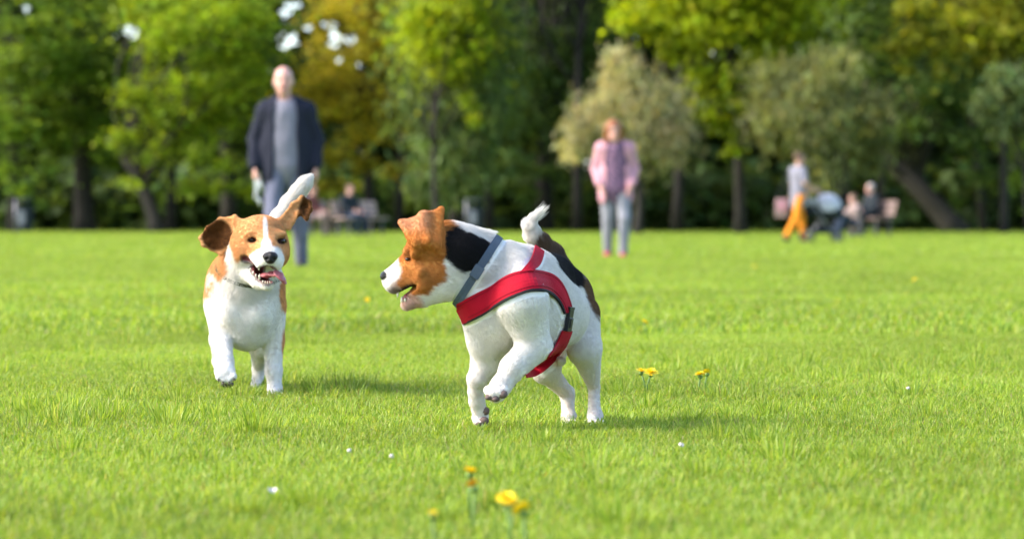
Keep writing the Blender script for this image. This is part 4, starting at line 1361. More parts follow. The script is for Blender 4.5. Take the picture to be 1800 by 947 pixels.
    Z.paint((443, 420, -115), (13, 11, 25), TAN_D * .9, soft=.45, amt=.55)
    Z.paint((495, 422, -115), (13, 11, 25), TAN_D * .9, soft=.45, amt=.55)
    for ex, ey in ((443, 421.5), (495, 423.5)):
        m = sstep(9.3, 7.3, np.hypot((x - ex), (y - ey) * 1.5)) * (d < -90); Z.mask(m, (0.035, 0.018, 0.012))
    # dark lip line and mouth lining
    zi = [i for i, p in enumerate(S.prims)]
    cav = (d < -78) & (d > -170)
    ax0 = np.array(W(448, 468, -80)); ax1 = np.array(W(470, 484, -165))
    def capd(a, b, ra, rb):
        ab = b - a; t = np.clip(((V - a) @ ab) / (ab @ ab), 0, 1)
        return np.linalg.norm(V - a - t[:, None] * ab, axis=1) - (ra + (rb - ra) * t)
    dc = np.minimum(capd(ax0, ax1, pxm(9), pxm(15)), capd(np.array(W(430, 453, -112)), np.array(W(452, 475, -140)), pxm(4), pxm(10)))
    dc = np.minimum(dc, capd(np.array(W(452, 478, -92)), np.array(W(470, 487, -150)), pxm(9), pxm(10.5)))
    inm = sstep(.0035, .0015, dc) * cav
    Z.mask(inm, (0.17, 0.045, 0.045))
    lip = sstep(.0085, .0045, dc) * (1 - inm) * cav
    Z.mask(lip * .8, (0.10, .05, .045))
    # ears: tan rims, brown inside
    ear_ids = [i for i, p in enumerate(S.prims) if p[4] == 'ear']
    ear_m = np.isin(near, ear_ids)
    Z.mask(ear_m.astype(float), TAN * .95)
    face = N[:, 1] < -.15
    li = ear_m & face & (x < 420)
    Z.mask(li * sstep(1.0, .8, np.sqrt(((x - 382) / 31) ** 2 + ((y - 413) / 31) ** 2)), INNER)
    ri = ear_m & (x > 522) & ((N[:, 1] < -.1))
    Z.mask(ri * sstep(522, 529, x + .3 * (y - 365)) * .95, INNER)
    pad = np.isin(near, [i for i, p in enumerate(S.prims) if p[4] == 'pad'])
    Z.mask(pad * .95, (0.03, 0.02, 0.018))
    cw = np.where(Z.col[:, 2] > .45, .22, 1.0)
    Z.col *= (1 + cw * (.09 * noise3(q, .22) + .09 * noise3(q + 40, .6)))[:, None]
    Z.col = np.clip(Z.col, .003, .9)
    base = np.array([float(W(432, 700, 60)[0]), float(W(432, 700, 60)[1]), 0.0])
    root = empty('dog', base)
    tag(root, 'tan and white dog running at the camera, ears flying and mouth open', 'dog', 'dogs running on the lawn')
    mesh_obj('body', V, F, M['coat'], root, True, Z.col, base)
    bv = bvh_of(V, F); cam0 = Vector((0, 0, CAM_H))
    def hit(px, py):
        return bv.ray_cast(cam0, (Vector(P(px, py, 1.0)) - cam0).normalized())
    for ex, ey in ((443, 421.5), (495, 423.5)):
        h = hit(ex, ey)
        c = np.array(h[0]) + np.array([0, .0055, 0])
        ev, ef = ball(c, np.array([.0082, .0078, .0070]), 20, 12)
        mesh_obj('eye', ev, ef, M['dog_eye'], root, True, None, base)
    # nose: rounded pad with two nostrils and a groove
    S2 = Sdf(W(455, 470, -200) - .01, W(495, 438, -150) + .01, 0.0011)
    e2 = lambda c, r, k, **kw: S2.ell(W(*c), np.array(r) * s, None, pxm(k), **kw)
    e2((475, 450.5, -172), (13.2, 12, 8.5), 4); e2((475, 456, -172), (9, 12, 8), 4)
    e2((468.5, 455, -185), (3.2, 6, 2.6), 2, op='s'); e2((481.5, 455, -185), (3.2, 6, 2.6), 2, op='s')
    S2.rc(W(475, 455, -186), W(475, 468, -184), pxm(.7), pxm(.7), pxm(1.5), op='s')
    nv, nf = S2.mesh(1); mesh_obj('nose', nv, orient(nv, nf), M['dog_nose'], root, True, None, base)
    # tongue: from the floor of the mouth, over the lip to viewer's right
    S3 = Sdf(W(445, 508, -180) - .01, W(510, 462, -90) + .02, 0.0013)
    tp = [(460, 486, -100, 9), (469, 484, -132, 10), (480, 481, -150, 10), (489, 482, -157, 10), (495, 488, -159, 9.5), (499, 495, -157, 6.5)]
    for a, b in zip(tp[:-1], tp[1:]):
        nv_ = np.array([0.1, -.35, .93]) if a[0] < 485 else np.array([0.62, -.35, .7])
        S3.rc(W(*a[:3]), W(*b[:3]), pxm(a[3]), pxm(b[3]), pxm(5), sq=(nv_ / np.linalg.norm(nv_), .34))
    nv, nf = S3.mesh(1); mesh_obj('tongue', nv, orient(nv, nf), M['tongue'], root, True, None, base)
    # teeth
    def tooth(x_, y_, d_, h_, r_=1.6, up=True):
        mb = MB(); sg = -1 if up else 1
        mb.tube([W(x_, y_ - sg * 3, d_), W(x_, y_ + sg * h_ * .5, d_ - .5), W(x_ + .3, y_ + sg * h_, d_ - .5)], [pxm(r_), pxm(r_ * .8), pxm(.25)], 8)
        mb.build('tooth', M['tooth'], root, True, base)
    for (x_, y_, d_, h_, r_) in ((456, 488, -146, 7, 2.0), (481, 486, -150, 7, 2.0), (462, 494.5, -154, 2, 1.2), (466, 495.5, -156, 2, 1.1), (470, 496, -157, 2, 1.1), (474, 495.5, -156, 2, 1.1),
                                 (450, 484, -136, 3, 1.6), (445, 479, -128, 3, 1.6), (440, 473, -120, 2.5, 1.5)):
        tooth(x_, y_, d_, h_, r_)
    for (x_, y_, d_, h_, r_) in ((455, 470, -150, 5.5, 1.8), (489, 470, -152, 4, 1.6)):
        tooth(x_, y_, d_, h_, r_, False)
    # claws on the lifted paw
    for tx, ty in ((384, 669), (392, 674), (403, 674), (411, 668)):
        mb = MB(); mb.tube([W(tx, ty - 3, -108), W(tx, ty, -112), W(tx, ty + 4, -112)], [pxm(1.7), pxm(1.4), pxm(.3)], 6)
        mb.build('claw', M['claw'], root, True, base)
    # collar
    cc = W(440, 482, -32); axn = np.array([.16, -.42, .9]); axn /= np.linalg.norm(axn)
    u = np.array([1.0, 0, 0]); u -= axn * (u @ axn); u /= np.linalg.norm(u); w = np.cross(axn, u)
    ring, rn = [], []
    for k in range(56):
        a = 2 * math.pi * k / 56; dr = u * math.cos(a) + w * math.sin(a); row = []
        for w_ in (-1, 0, 1):
            hh = bv.ray_cast(Vector(cc + axn * w_ * .0045 + dr * .16), Vector(-dr))
            row.append(min(max(.08 if hh[0] is None else .16 - hh[3], .05), .1))
        ring.append(row); rn.append(dr)
    ring = np.array(ring); rn = np.array(rn)
    for _ in range(5): ring = ring * .5 + .25 * (np.roll(ring, 1, 0) + np.roll(ring, -1, 0))
    rows = np.stack([cc + axn * (w_ * .0045) + rn * (ring[:, i:i + 1] - .002) for i, w_ in enumerate((-1, 0, 1))], 1)
    v, ff = ribbon(rows, np.repeat(rn[:, None], 3, 1), .0035, True)
    col = mesh_obj('collar', v, ff, M['green_web'], root, False, None, base)
    col['label'] = 'thin dark collar half hidden in the throat fur'
    bare = pad | (inm > .5)
    make_fur('fur', V, F, N, flow, np.clip(fur, 0, .02), Z.col, 300000, root, base, rows[:, 1], 6, rad=.00027, bare=bare, av_r=.003)
    return root

build_harness_dog()
build_tan_dog()
# ================================================================== PEOPLE
def cloth(name, col, noise=.25, scale=22, rough=.85, bump=.35):
    return pbr(name, col, rough, noise, scale, bump, spec=.15)
M['navy'] = cloth('navy_jacket', (0.016, 0.018, 0.030))
M['grey_tee'] = cloth('grey_tee', (0.19, 0.185, 0.225))
M['jeans'] = cloth('blue_jeans', (0.13, 0.135, 0.19), .35, 12)
M['dark_shoe'] = pbr('dark_shoe', (0.035, 0.028, 0.025), .5)
M['brown_shoe'] = pbr('brown_shoe', (0.16, 0.09, 0.08), .6)
M['pink'] = cloth('pink_jacket', (0.52, 0.27, 0.31))
M['pale_jeans'] = cloth('pale_grey_jeans', (0.235, 0.235, 0.265), .4, 6)
M['red_shoe'] = pbr('red_shoe', (0.40, 0.03, 0.05), .5)
M['orange'] = cloth('orange_trousers', (0.70, 0.235, 0.02))
M['dark_cloth'] = cloth('dark_clothing', (0.022, 0.028, 0.034))
M['dark_blue'] = cloth('dark_blue_clothing', (0.028, 0.04, 0.065))
M['taupe'] = cloth('taupe_top', (0.30, 0.22, 0.20))
M['rust_top'] = cloth('rust_top', (0.20, 0.075, 0.06))
M['red_hair'] = pbr('red_hair', (0.28, 0.095, 0.032), .5, .35, 60, .6)
M['brown_hair'] = pbr('brown_hair', (0.10, 0.055, 0.03), .55, .3, 60, .6)
M['grey_hair'] = pbr('grey_hair', (0.40, 0.37, 0.34), .6, .3, 60, .6)
M['white_plastic'] = pbr('white_plastic', (0.75, 0.74, 0.72), .4)

def pattern_mat(name, a, b, scale, kind='check'):
    m, nt, bs = newmat(name)
    tc = nt.nodes.new('ShaderNodeTexCoord')
    if kind == 'check':
        w1 = nt.nodes.new('ShaderNodeTexWave'); w1.bands_direction = 'X'; w1.inputs['Scale'].default_value = scale
        w2 = nt.nodes.new('ShaderNodeTexWave'); w2.bands_direction = 'Z'; w2.inputs['Scale'].default_value = scale
        ad = nt.nodes.new('ShaderNodeMath'); ad.operation = 'MULTIPLY'
        nt.links.new(tc.outputs['Object'], w1.inputs['Vector']); nt.links.new(tc.outputs['Object'], w2.inputs['Vector'])
        nt.links.new(w1.outputs['Fac'], ad.inputs[0]); nt.links.new(w2.outputs['Fac'], ad.inputs[1]); out = ad.outputs[0]
    else:
        nz = nt.nodes.new('ShaderNodeTexNoise'); nz.inputs['Scale'].default_value = scale; nz.inputs['Detail'].default_value = 2
        nt.links.new(tc.outputs['Object'], nz.inputs['Vector']); out = nz.outputs['Fac']
    cr = nt.nodes.new('ShaderNodeValToRGB')
    cr.color_ramp.elements[0].position = .35; cr.color_ramp.elements[0].color = (*a, 1)
    cr.color_ramp.elements[1].position = .6; cr.color_ramp.elements[1].color = (*b, 1)
    nt.links.new(out, cr.inputs[0]); nt.links.new(cr.outputs[0], bs.inputs['Base Color'])
    bs.inputs['Roughness'].default_value = .85
    return m
M['plaid'] = pattern_mat('plaid_shirt', (0.21, 0.205, 0.25), (0.05, 0.052, 0.09), 5.5)
M['floral'] = pattern_mat('mauve_print_top', (0.06, 0.045, 0.08), (0.22, 0.11, 0.18), 26, 'noise')

def V3(*a): return np.array(a, float)

def person(name, label, loc, H, rz, J, clothes, skin=(0.62, 0.36, 0.28), hair=None, female=False, group='people in the park', grip=None):
    """J: joints for a 1.75 m figure, facing -y, x to viewer's right when rz = 0. 'L' is the side at +x."""
    k = H / 1.75
    D = dict(head=V3(0, -.03, 1.625), neck=V3(0, .0, 1.47), chest=V3(0, 0, 1.28), belly=V3(0, 0, 1.08), pelvis=V3(0, 0, .94))
    for sgn, c in ((1, 'L'), (-1, 'R')):
        D.update({'sh' + c: V3(sgn * .185, .01, 1.405), 'el' + c: V3(sgn * .245, .02, 1.12), 'wr' + c: V3(sgn * .25, -.03, .875), 'hd' + c: V3(sgn * .0, -.1, -1),
                  'hip' + c: V3(sgn * .09, 0, .91), 'kn' + c: V3(sgn * .10, -.02, .49), 'an' + c: V3(sgn * .10, .02, .085), 'ft' + c: V3(sgn * .015, -1, 0)})
    D.update({a: np.array(b, float) for a, b in J.items()})
    root = empty(name, loc, rz)
    w = .93 if female else 1.0
    allp = np.array([v for kk, v in D.items() if not kk.startswith(('hd', 'ft'))])
    lo, hi = allp.min(0) - .26, allp.max(0) + .26
    lo[2] = min(lo[2], -.03)
    def grid(vox=.0085): return Sdf(lo, hi, vox)
    def limbs(S, c, g, what, extra=0.0, kk=.02):
        if what == 'arm':
            S.rc(D['sh' + c], D['el' + c], .058 * g + extra, .044 * g + extra, kk); S.rc(D['el' + c], D['wr' + c], .044 * g + extra, .030 * g + extra, kk)
        else:
            S.rc(D['hip' + c], D['kn' + c], .090 * g + extra, .060 * g + extra, kk); S.rc(D['kn' + c], D['an' + c], .060 * g + extra, .040 * g + extra, kk)
    def torso(S, e=0.0, kk=.03, low=True, fat=1.0):
        ydir = (np.array([0, 1.0, 0]), .66 + .1 * (fat - 1) * 3)
        S.rc(D['chest'] + V3(0, 0, .05), D['belly'], .165 * w + e, .15 * w * fat + e, kk, sq=ydir)
        S.rc(D['belly'], D['pelvis'], .15 * w * fat + e, (.175 if female else .165) + e, kk, sq=ydir)
        S.rc(D['shL'], D['shR'], .062 + e, .062 + e, .05)
        S.rc(D['chest'] + V3(0, 0, .08), D['neck'] - V3(0, 0, .03), .11 + e, .06 + e, .05, sq=ydir)
    # ---- body
    S = grid(.0075)
    torso(S)
    h = D['head']
    S.rc(D['neck'] - V3(0, 0, .03), h - V3(0, -.02, .08), .058 * w, .055 * w, .02)
    ht = V3(*J.get('look', (0, -1, 0))); ht = ht / np.linalg.norm(ht); sx = np.cross(ht, [0, 0, 1.0]); sx /= np.linalg.norm(sx); hu = np.cross(sx, ht)
    HM = np.array([sx, ht, hu])
    hp = lambda a, b, c: h + sx * a + ht * b + hu * c
    S.ell(hp(0, -.012, .035), (.076, .096, .092), HM, .02)
    S.ell(hp(0, .018, -.045), (.060, .068, .075), HM, .03)
    S.rc(hp(0, .082, .012), hp(0, .108, -.025), .010, .015, .012)          # nose
    S.rc(hp(-.035, .078, .035), hp(.035, .078, .035), .010, .010, .015)     # brow
    S.ell(hp(0, .074, -.068), (.026, .014, .010), HM, .01)                  # lips
    S.ell(hp(0, .066, -.10), (.024, .018, .016), HM, .02)                   # chin
    for a in (-1, 1):
        S.ell(hp(a * .033, .088, .012), (.016, .012, .010), HM, .008, op='s')
        S.ell(hp(a * .078, -.01, -.005), (.010, .020, .032), HM, .008)       # ears
    hands = []
    for c, sg in (('L', 1), ('R', -1)):
        limbs(S, c, w, 'arm'); limbs(S, c, 1.0, 'leg')
        wr = D['wr' + c]; hd = D['hd' + c] / np.linalg.norm(D['hd' + c])
        inn = V3(-sg, 0, 0); inn = inn - hd * (inn @ hd); inn /= np.linalg.norm(inn)      # palm side
        fwd = np.cross(hd, inn) * (1 if np.cross(hd, inn)[1] < 0 else -1)                  # thumb side
        pc = wr + hd * .055
        S.rc(wr, pc + hd * .03, .028, .034, .012, sq=(inn, .5))
        curl = grip == c
        for i, (o, ln) in enumerate(((.028, .068), (.010, .078), (-.009, .072), (-.026, .056))):
            b0 = pc + hd * .035 + fwd * o
            b1 = b0 + hd * ln * .5 + inn * (.030 if curl else .008)
            b2 = b1 + (hd * .1 + inn * .9 if curl else hd * .9 + inn * .35) * ln * .5
            if curl: b2 = b1 - hd * ln * .35 + inn * .012
            S.rc(b0, b1, .0095, .009, .004); S.rc(b1, b2, .009, .008, .003)
        t0 = wr + hd * .03 + fwd * .028; t1 = t0 + hd * .035 + fwd * .02 + inn * .012; t2 = t1 + hd * .028 + inn * .012
        S.rc(t0, t1, .013, .011, .008); S.rc(t1, t2, .011, .009, .003)
        hands.append(pc + hd * .05 + inn * .02)
        an = D['an' + c]; fd = D['ft' + c] / np.linalg.norm(D['ft' + c])
        S.rc(an - V3(0, 0, .04), an - V3(0, 0, .048) + fd * .13, .040, .028, .02)
    Vb, Fb = S.mesh(1); Fb = orient(Vb, Fb)
    col = np.tile(np.array(skin), (len(Vb), 1))
    rel = (Vb - h) @ HM.T
    face = (np.abs(rel[:, 2]) < .16) & (np.linalg.norm(rel, axis=1) < .17)
    nz = noise3(Vb, 30)
    col *= (1 + .08 * nz)[:, None]
    red = np.exp(-(((np.abs(rel[:, 0]) - .04) / .025) ** 2 + ((rel[:, 2] + .03) / .03) ** 2)) * (rel[:, 1] > .03) + np.exp(-((rel[:, 0] / .018) ** 2 + ((rel[:, 2] + .015) / .03) ** 2)) * (rel[:, 1] > .06)
    col = col * (1 - .35 * red[:, None]) + np.array(skin) * np.array([1.05, .6, .6]) * .35 * red[:, None]
    eye = (np.hypot((np.abs(rel[:, 0]) - .033) / .016, (rel[:, 2] - .012) / .008) < 1) & (rel[:, 1] > .04)
    col[eye] = (.05, .035, .03)
    brow = (np.hypot((np.abs(rel[:, 0]) - .034) / .024, (rel[:, 2] - .036) / .007) < 1) & (rel[:, 1] > .05)
    col[brow] *= .5
    lips = (np.hypot(rel[:, 0] / .026, (rel[:, 2] + .068) / .010) < 1) & (rel[:, 1] > .05)
    col[lips] = np.array(skin) * np.array([.85, .45, .45])
    if clothes.get('stubble'):
        st = (rel[:, 2] < -.035) & (rel[:, 1] > -.02) & face
        col[st] *= .78
    mesh_obj('body', Vb * k, Fb, M['skin'], root, True, col)
    # ---- clothes
    def put(nm, S, mat, wr_amp=.004, fr=26):
        Vc, Fc = S.mesh(1); Fc = orient(Vc, Fc); N = vnormals(Vc, Fc)
        Vc = Vc + N * (noise3(Vc * np.array([1, 1, .6]), fr) * wr_amp)[:, None]
        return mesh_obj(nm, Vc * k, Fc, mat, root, True)
    fat = clothes.get('fat', 1.0)
    ydir = (np.array([0, 1.0, 0]), .7)
    S = grid()
    for c in 'LR': limbs(S, c, 1.0, 'leg', .016)
    S.rc(D['pelvis'] + V3(0, 0, .10), D['pelvis'] - V3(0, 0, .03), .165 * w + .004, .175 + .006, .03, sq=ydir)
    S.ell(h, (.4, .4, .4), None, .001, op='s')
    put('trousers', S, clothes['trousers'], .006, 30)
    if 'top' in clothes:
        S = grid()
        torso(S, .014, .04, fat=fat)
        for c in 'LR':
            e = D['el' + c] if clothes.get('sleeve', 'short') == 'short' else D['wr' + c]
            S.rc(D['sh' + c], D['sh' + c] + (D['el' + c] - D['sh' + c]) * .85, .072 * w, .062 * w, .03)
            if clothes.get('sleeve', 'short') != 'short': S.rc(D['el' + c], D['sh' + c] + (D['el' + c] - D['sh' + c]) * .8, .060 * w, .062 * w, .02); S.rc(D['el' + c], D['wr' + c], .058 * w, .042 * w, .02)
        hem = clothes.get('hem', .05)
        S.rc(D['pelvis'] + V3(0, 0, .06), D['pelvis'] - V3(0, 0, hem), .175 * w + .012, .185 + .012, .03, sq=ydir)
        S.ell(D['neck'] + V3(0, -.02, .06), (.075, .085, .085), None, .01, op='s')
        put(clothes.get('top_name', 'shirt'), S, clothes['top'])
    if 'jacket' in clothes:
        S = grid()
        torso(S, .036, .05, fat=fat)
        for c in 'LR':
            S.rc(D['sh' + c], D['el' + c], .088 * w, .074 * w, .03); S.rc(D['el' + c], D['wr' + c] + (D['el' + c] - D['wr' + c]) * .05, .072 * w, .056 * w, .02)
        hem = clothes.get('jhem', .12)
        S.rc(D['pelvis'] + V3(0, 0, .1), D['pelvis'] - V3(0, 0, hem), .19 * w + .02, .20 + .022, .05, sq=(np.array([0, 1.0, 0]), .74))
        S.rc(D['neck'] + V3(-.05, .03, -.03), D['neck'] + V3(.05, .03, -.03), .05, .05, .02)
        S.ell(D['neck'] + V3(0, -.03, .07), (.07, .08, .085), None, .01, op='s')
        # open front
        ow = clothes.get('open', .075)
        S.rc(D['neck'] + V3(0, -.19, 0), D['pelvis'] + V3(0, -.22, -hem - .12), ow * .9, ow * 1.15, .02, op='s', sq=(np.array([0, 1.0, 0]), 2.2))
        # hollow it out so that the shirt shows inside the opening
        S.rc(D['chest'] + V3(0, -.01, .05), D['pelvis'] - V3(0, 0, hem + .1), .165 * w + .012, .175 + .012, .02, op='s', sq=ydir)
        put('jacket', S, clothes['jacket'], .007, 20)
    for c in 'LR':
        an = D['an' + c]; fd = D['ft' + c] / np.linalg.norm(D['ft' + c])
        S = Sdf(an - .25, an + .25, .0085)
        S.rc(an - V3(0, 0, .035) - fd * .03, an - V3(0, 0, .05) + fd * .15, .048, .036, .02)
        S.rc(an - V3(0, 0, .035) - fd * .03, an + V3(0, 0, .01), .046, .045, .02)
        vv, ff = S.mesh(1)
        zmin = an[2] - .085
        vv[:, 2] = np.where((vv[:, 2] < zmin) & (abs(fd[2]) < .3), zmin, vv[:, 2])
        mesh_obj('shoe', vv * k, orient(vv, ff), clothes['shoes'], root, True)
    if hair:
        S = Sdf(h - .34, h + .24, .0085)
        hm, style = hair
        if style == 'short':
            S.ell(hp(0, -.022, .045), (.084, .098, .092), HM, .01)
            S.ell(hp(0, .10, -.03), (.10, .09, .085), HM, .02, op='s')
            S.ell(hp(0, .02, -.16), (.12, .14, .12), HM, .02, op='s')
        elif style == 'bald':
            for a in (-1, 1): S.ell(hp(a * .070, -.035, -.01), (.016, .048, .040), HM, .01)
            S.ell(hp(0, -.10, -.02), (.06, .018, .045), HM, .01)
        else:
            S.ell(hp(0, -.025, .045), (.094, .105, .098), HM, .02)
            for a in (-1, 1):
                S.rc(hp(a * .078, -.01, .02), hp(a * .082, -.005, -.15), .040, .028, .03)
            S.rc(hp(0, -.07, 0), hp(0, -.075, -.17), .085, .06, .03)
            S.ell(hp(0, .105, -.035), (.060, .10, .105), HM, .02, op='s')
        vv, ff = S.mesh(1); ff = orient(vv, ff); nn = vnormals(vv, ff)
        vv = vv + nn * (noise3(vv * np.array([1, 1, .35]), 90) * .004)[:, None]
        mesh_obj('hair', vv * k, ff, hm, root, True)
    tag(root, label, 'person', group)
    return root, {kk: v * k for kk, v in D.items()}, [x * k for x in hands]

def ground_at(px, D):
    return np.array([(px - 900) / FPX * D, D, float(terrain(D))])

def to_world(root, p):
    a = root.rotation_euler.z
    return np.array([root.location.x + p[0] * math.cos(a) - p[1] * math.sin(a), root.location.y + p[0] * math.sin(a) + p[1] * math.cos(a), root.location.z + p[2]])

def build_people():
    # bald man walking towards the camera
    loc = ground_at(503, 34.2)
    man, J, hands = person('person', 'bald man in open navy jacket and grey shirt walking towards camera', loc, 1.80, 0.0,
        dict(head=(-.02, -.05, 1.63), shL=(.165, .01, 1.375), shR=(-.165, .01, 1.375), elL=(.255, .05, 1.12), wrL=(.262, -.03, .90), elR=(-.26, .05, 1.13), wrR=(-.265, -.06, .90),
             knR=(-.105, -.10, .50), anR=(-.10, -.16, .09), knL=(.12, .0, .49), anL=(.13, .10, .085)),
        dict(trousers=M['jeans'], top=M['grey_tee'], top_name='tee_shirt', hem=.02, jacket=M['navy'], shoes=M['dark_shoe'], fat=1.16, open=.10, jhem=.10, stubble=True), (0.66, 0.36, 0.285), (M['grey_hair'], 'bald'), grip='R')
    # leash bundle hanging from his right hand (viewer's left)
    hp_ = to_world(man, hands[1])
    lr = empty('dog_leash', hp_)
    for i, (a, b, L_) in enumerate(((.02, .01, .17), (-.02, -.012, .21), (.035, .02, .13))):
        t = np.linspace(0, 1, 15)
        pts = np.stack([a * np.sin(t * math.pi) + (.012 * i - .012), b * np.sin(t * math.pi * 2) - .01 + 0 * t, .03 - L_ * np.sin(t * math.pi)], 1)
        MB().tube(pts, .008, 7).build('loop', M['white_plastic'], lr, True)
    MB().tube([(0.0, 0, -.17), (.02, -.005, -.20), (.03, 0, -.235)], [.014, .017, .012], 8).build('clip', M['white_plastic'], lr, True)
    MB().box((0, -.012, -.03), (.045, .03, .09)).build('handle', M['white_plastic'], lr)
    tag(lr, 'white dog leash bundled in the hand of the bald man', 'leash')
    # woman
    loc = ground_at(1082, 43.4)
    person('person', 'red-haired woman in pink jacket and pale grey jeans walking towards camera', loc, 1.575, 0.0,
        dict(head=(-.03, -.08, 1.61), look=(.12, -1, -.28), shL=(.165, .01, 1.39), shR=(-.165, .01, 1.39), elL=(.24, .07, 1.13), wrL=(.20, -.10, .94), hdL=(-.3, -.4, -.8), elR=(-.24, .07, 1.13), wrR=(-.205, -.10, .94), hdR=(.3, -.4, -.8),
             knL=(.11, -.12, .51), anL=(.09, -.10, .085), knR=(-.095, .03, .49), anR=(-.10, .12, .10)),
        dict(trousers=M['pale_jeans'], top=M['floral'], top_name='blouse', hem=.06, jacket=M['pink'], shoes=M['red_shoe'], fat=1.08, open=.12, jhem=.14), (0.66, 0.37, 0.30), (M['red_hair'], 'long'), True)
    # walker with orange trousers, seen from behind, pushing the pram to the right
    loc = ground_at(1403, 72.0)
    a = R(118)
    wk, J, hands = person('person', 'walker in checked shirt and orange trousers pushing the pram, seen from behind', loc, 1.70, a,
        dict(head=(.0, -.03, 1.625), look=(-.3, -1, -.05), elL=(.27, -.02, 1.14), wrL=(.20, -.27, 1.02), hdL=(0, -1, -.1), elR=(-.33, .06, 1.16), wrR=(-.24, -.22, 1.02), hdR=(0, -1, -.1),
             knL=(.10, -.13, .52), anL=(.10, -.20, .085), knR=(-.10, .10, .50), anR=(-.10, .34, .13), ftR=(0, -.85, -.5)),
        dict(trousers=M['orange'], top=M['plaid'], hem=.14, shoes=M['dark_shoe'], fat=1.05), (0.50, 0.28, 0.20), (M['brown_hair'], 'short'))
    # shoulder bag
    b = to_world(wk, np.array([-.30, .10, .50])); b = np.array([(1374 - 900) / FPX * 72.2, 72.2, b[2] - .02])
    bag = empty('shoulder_bag', b)
    mb = MB(); mb.box((0, 0, .18), (.22, .10, .36)); mb.build('bag_body', M['taupe'], bag)
    MB().box((0, -.056, .24), (.20, .018, .20)).build('flap', M['pink'], bag)
    MB().tube([(-.07, 0, .36), (-.03, 0, .55), (.12, 0, .85), (.19, 0, .86), (.12, .03, .6), (.07, 0, .36)], .012, 6).build('strap', M['dark_cloth'], bag, True)
    tag(bag, 'pinkish shoulder bag hanging behind the walker in orange trousers', 'bag')
    # pram
    g = ground_at(1443, 72.3)
    pr = empty('pram', g)
    blk, gry = M['black_plastic'], M['dark_cloth']
    M['pram_white'] = pbr('pram_white', (0.46, 0.46, 0.50), .6, .1, 20); M['rubber'] = pbr('rubber', (0.03, 0.03, 0.032), .7); M['frame_grey'] = pbr('frame_grey', (0.22, 0.22, 0.24), .4, metallic=.6)
    for (x, y) in ((-.26, -.24), (-.26, .24), (.30, -.20), (.30, .20)):
        wr = .14 if x < 0 else .11
        wh = empty('wheel', (0, 0, 0)); wh.parent = pr
        tt = np.linspace(0, 2 * math.pi, 25)
        MB().tube(np.stack([x + wr * .88 * np.cos(tt), y + 0 * tt, wr + wr * .88 * np.sin(tt)], 1), wr * .12, 8, False).build('tyre', M['rubber'], wh, True)
        mb = MB(); mb.lathe([(.03, -.02), (.03, .02)], (x, y, wr), 10, M=np.array([[1, 0, 0], [0, 0, 1], [0, -1, 0]]))
        for i in range(6):
            an = i * math.pi / 3; mb.tube([(x, y, wr), (x + wr * .8 * math.cos(an), y, wr + wr * .8 * math.sin(an))], .008, 5)
        mb.build('rim', M['frame_grey'], wh)
    mb = MB()
    for y in (-.22, .22):
        mb.tube([(-.26, y, .14), (.02, y, .45), (.30, y * .9, .11)], .014, 7); mb.tube([(.10, y, .36), (-.10, y, .62), (-.34, y, 1.0)], .014, 7)
    mb.tube([(-.26, -.24, .14), (-.26, .24, .14)], .012, 7); mb.tube([(.30, -.2, .11), (.30, .2, .11)], .012, 7)
    mb.build('frame', M['frame_grey'], pr, True)
    MB().tube([(-.34, -.23, 1.0), (-.36, 0, 1.01), (-.34, .23, 1.0)], .018, 8).build('handlebar', blk, pr, True)
    S = Sdf((-.5, -.3, .3), (.55, .3, 1.15), .012)
    S.rc((-.22, 0, .60), (.30, 0, .58), .13, .13, .02, sq=(np.array([0, 1.0, 0]), 1.5)); S.ell((0.02, 0, .86), (.6, .5, .18), None, .02, op='s')
    v, f_ = S.mesh(1); mesh_obj('carrycot', v, orient(v, f_), gry, pr, True)
    S = Sdf((-.4, -.35, .4), (.6, .35, 1.2), .012)
    S.ell((.12, 0, .68), (.27, .22, .26), None, .02); S.ell((.0, 0, .60), (.30, .18, .26), None, .02, op='s'); S.ell((.1, 0, .35), (.6, .6, .26), None, .02, op='s')
    v, f_ = S.mesh(1); mesh_obj('hood', v, orient(v, f_), M['pram_white'], pr, True)
    mb = MB(); mb.box((-.20, 0, .78), (.22, .36, .10)); mb.build('cover', M['pram_white'], pr)
    mb = MB(); mb.box((0.02, 0, .24), (.40, .34, .12)); mb.build('basket', gry, pr)
    tag(pr, 'dark pram with white hood pushed by the walker in orange trousers', 'pram')

    # benches
    M['bench_wood'] = pbr('bench_wood', (0.40, 0.28, 0.24), .7, .2, 14, .3)
    M['bench_metal'] = pbr('bench_metal', (0.06, 0.06, 0.06), .6)
    M['bench_wood_dark'] = pbr('bench_wood_dark', (0.20, 0.135, 0.115), .7, .2, 14, .3)
    def bench(px, D, rz, width, label, wood='bench_wood'):
        g = ground_at(px, D)
        r = empty('park_bench', g, rz)
        for i in range(4):
            MB().box((0, -.20 + .115 * i, .44), (width, .10, .035)).build('slat', M[wood], r)
        for i in range(3):
            tl = np.array([[1, 0, 0], [0, math.cos(.2), -math.sin(.2)], [0, math.sin(.2), math.cos(.2)]])
            MB().box((0, .235 + .03 * i, .56 + .125 * i), (width, .03, .105), tl.T).build('back_slat', M[wood], r)
        for sx in (-1, 1):
            mb = MB(); x = sx * (width / 2 - .18)
            mb.box((x, -.18, .21), (.06, .06, .42)); mb.box((x, .20, .21), (.06, .06, .42)); mb.box((x, 0.01, .40), (.05, .44, .04)); mb.tube([(x, .20, .40), (x, .25, .60), (x, .31, .86)], .028, 6)
            mb.build('leg_frame', M['bench_metal'], r)
        tag(r, label, 'bench', 'park benches by the trees')
        return r
    bench(1528, 92, R(-62), 1.5, 'wooden park bench under the seated pair at the right', 'bench_wood_dark')
    bench(560, 94, R(58), 1.4, 'wooden park bench beside the legs of the bald man')
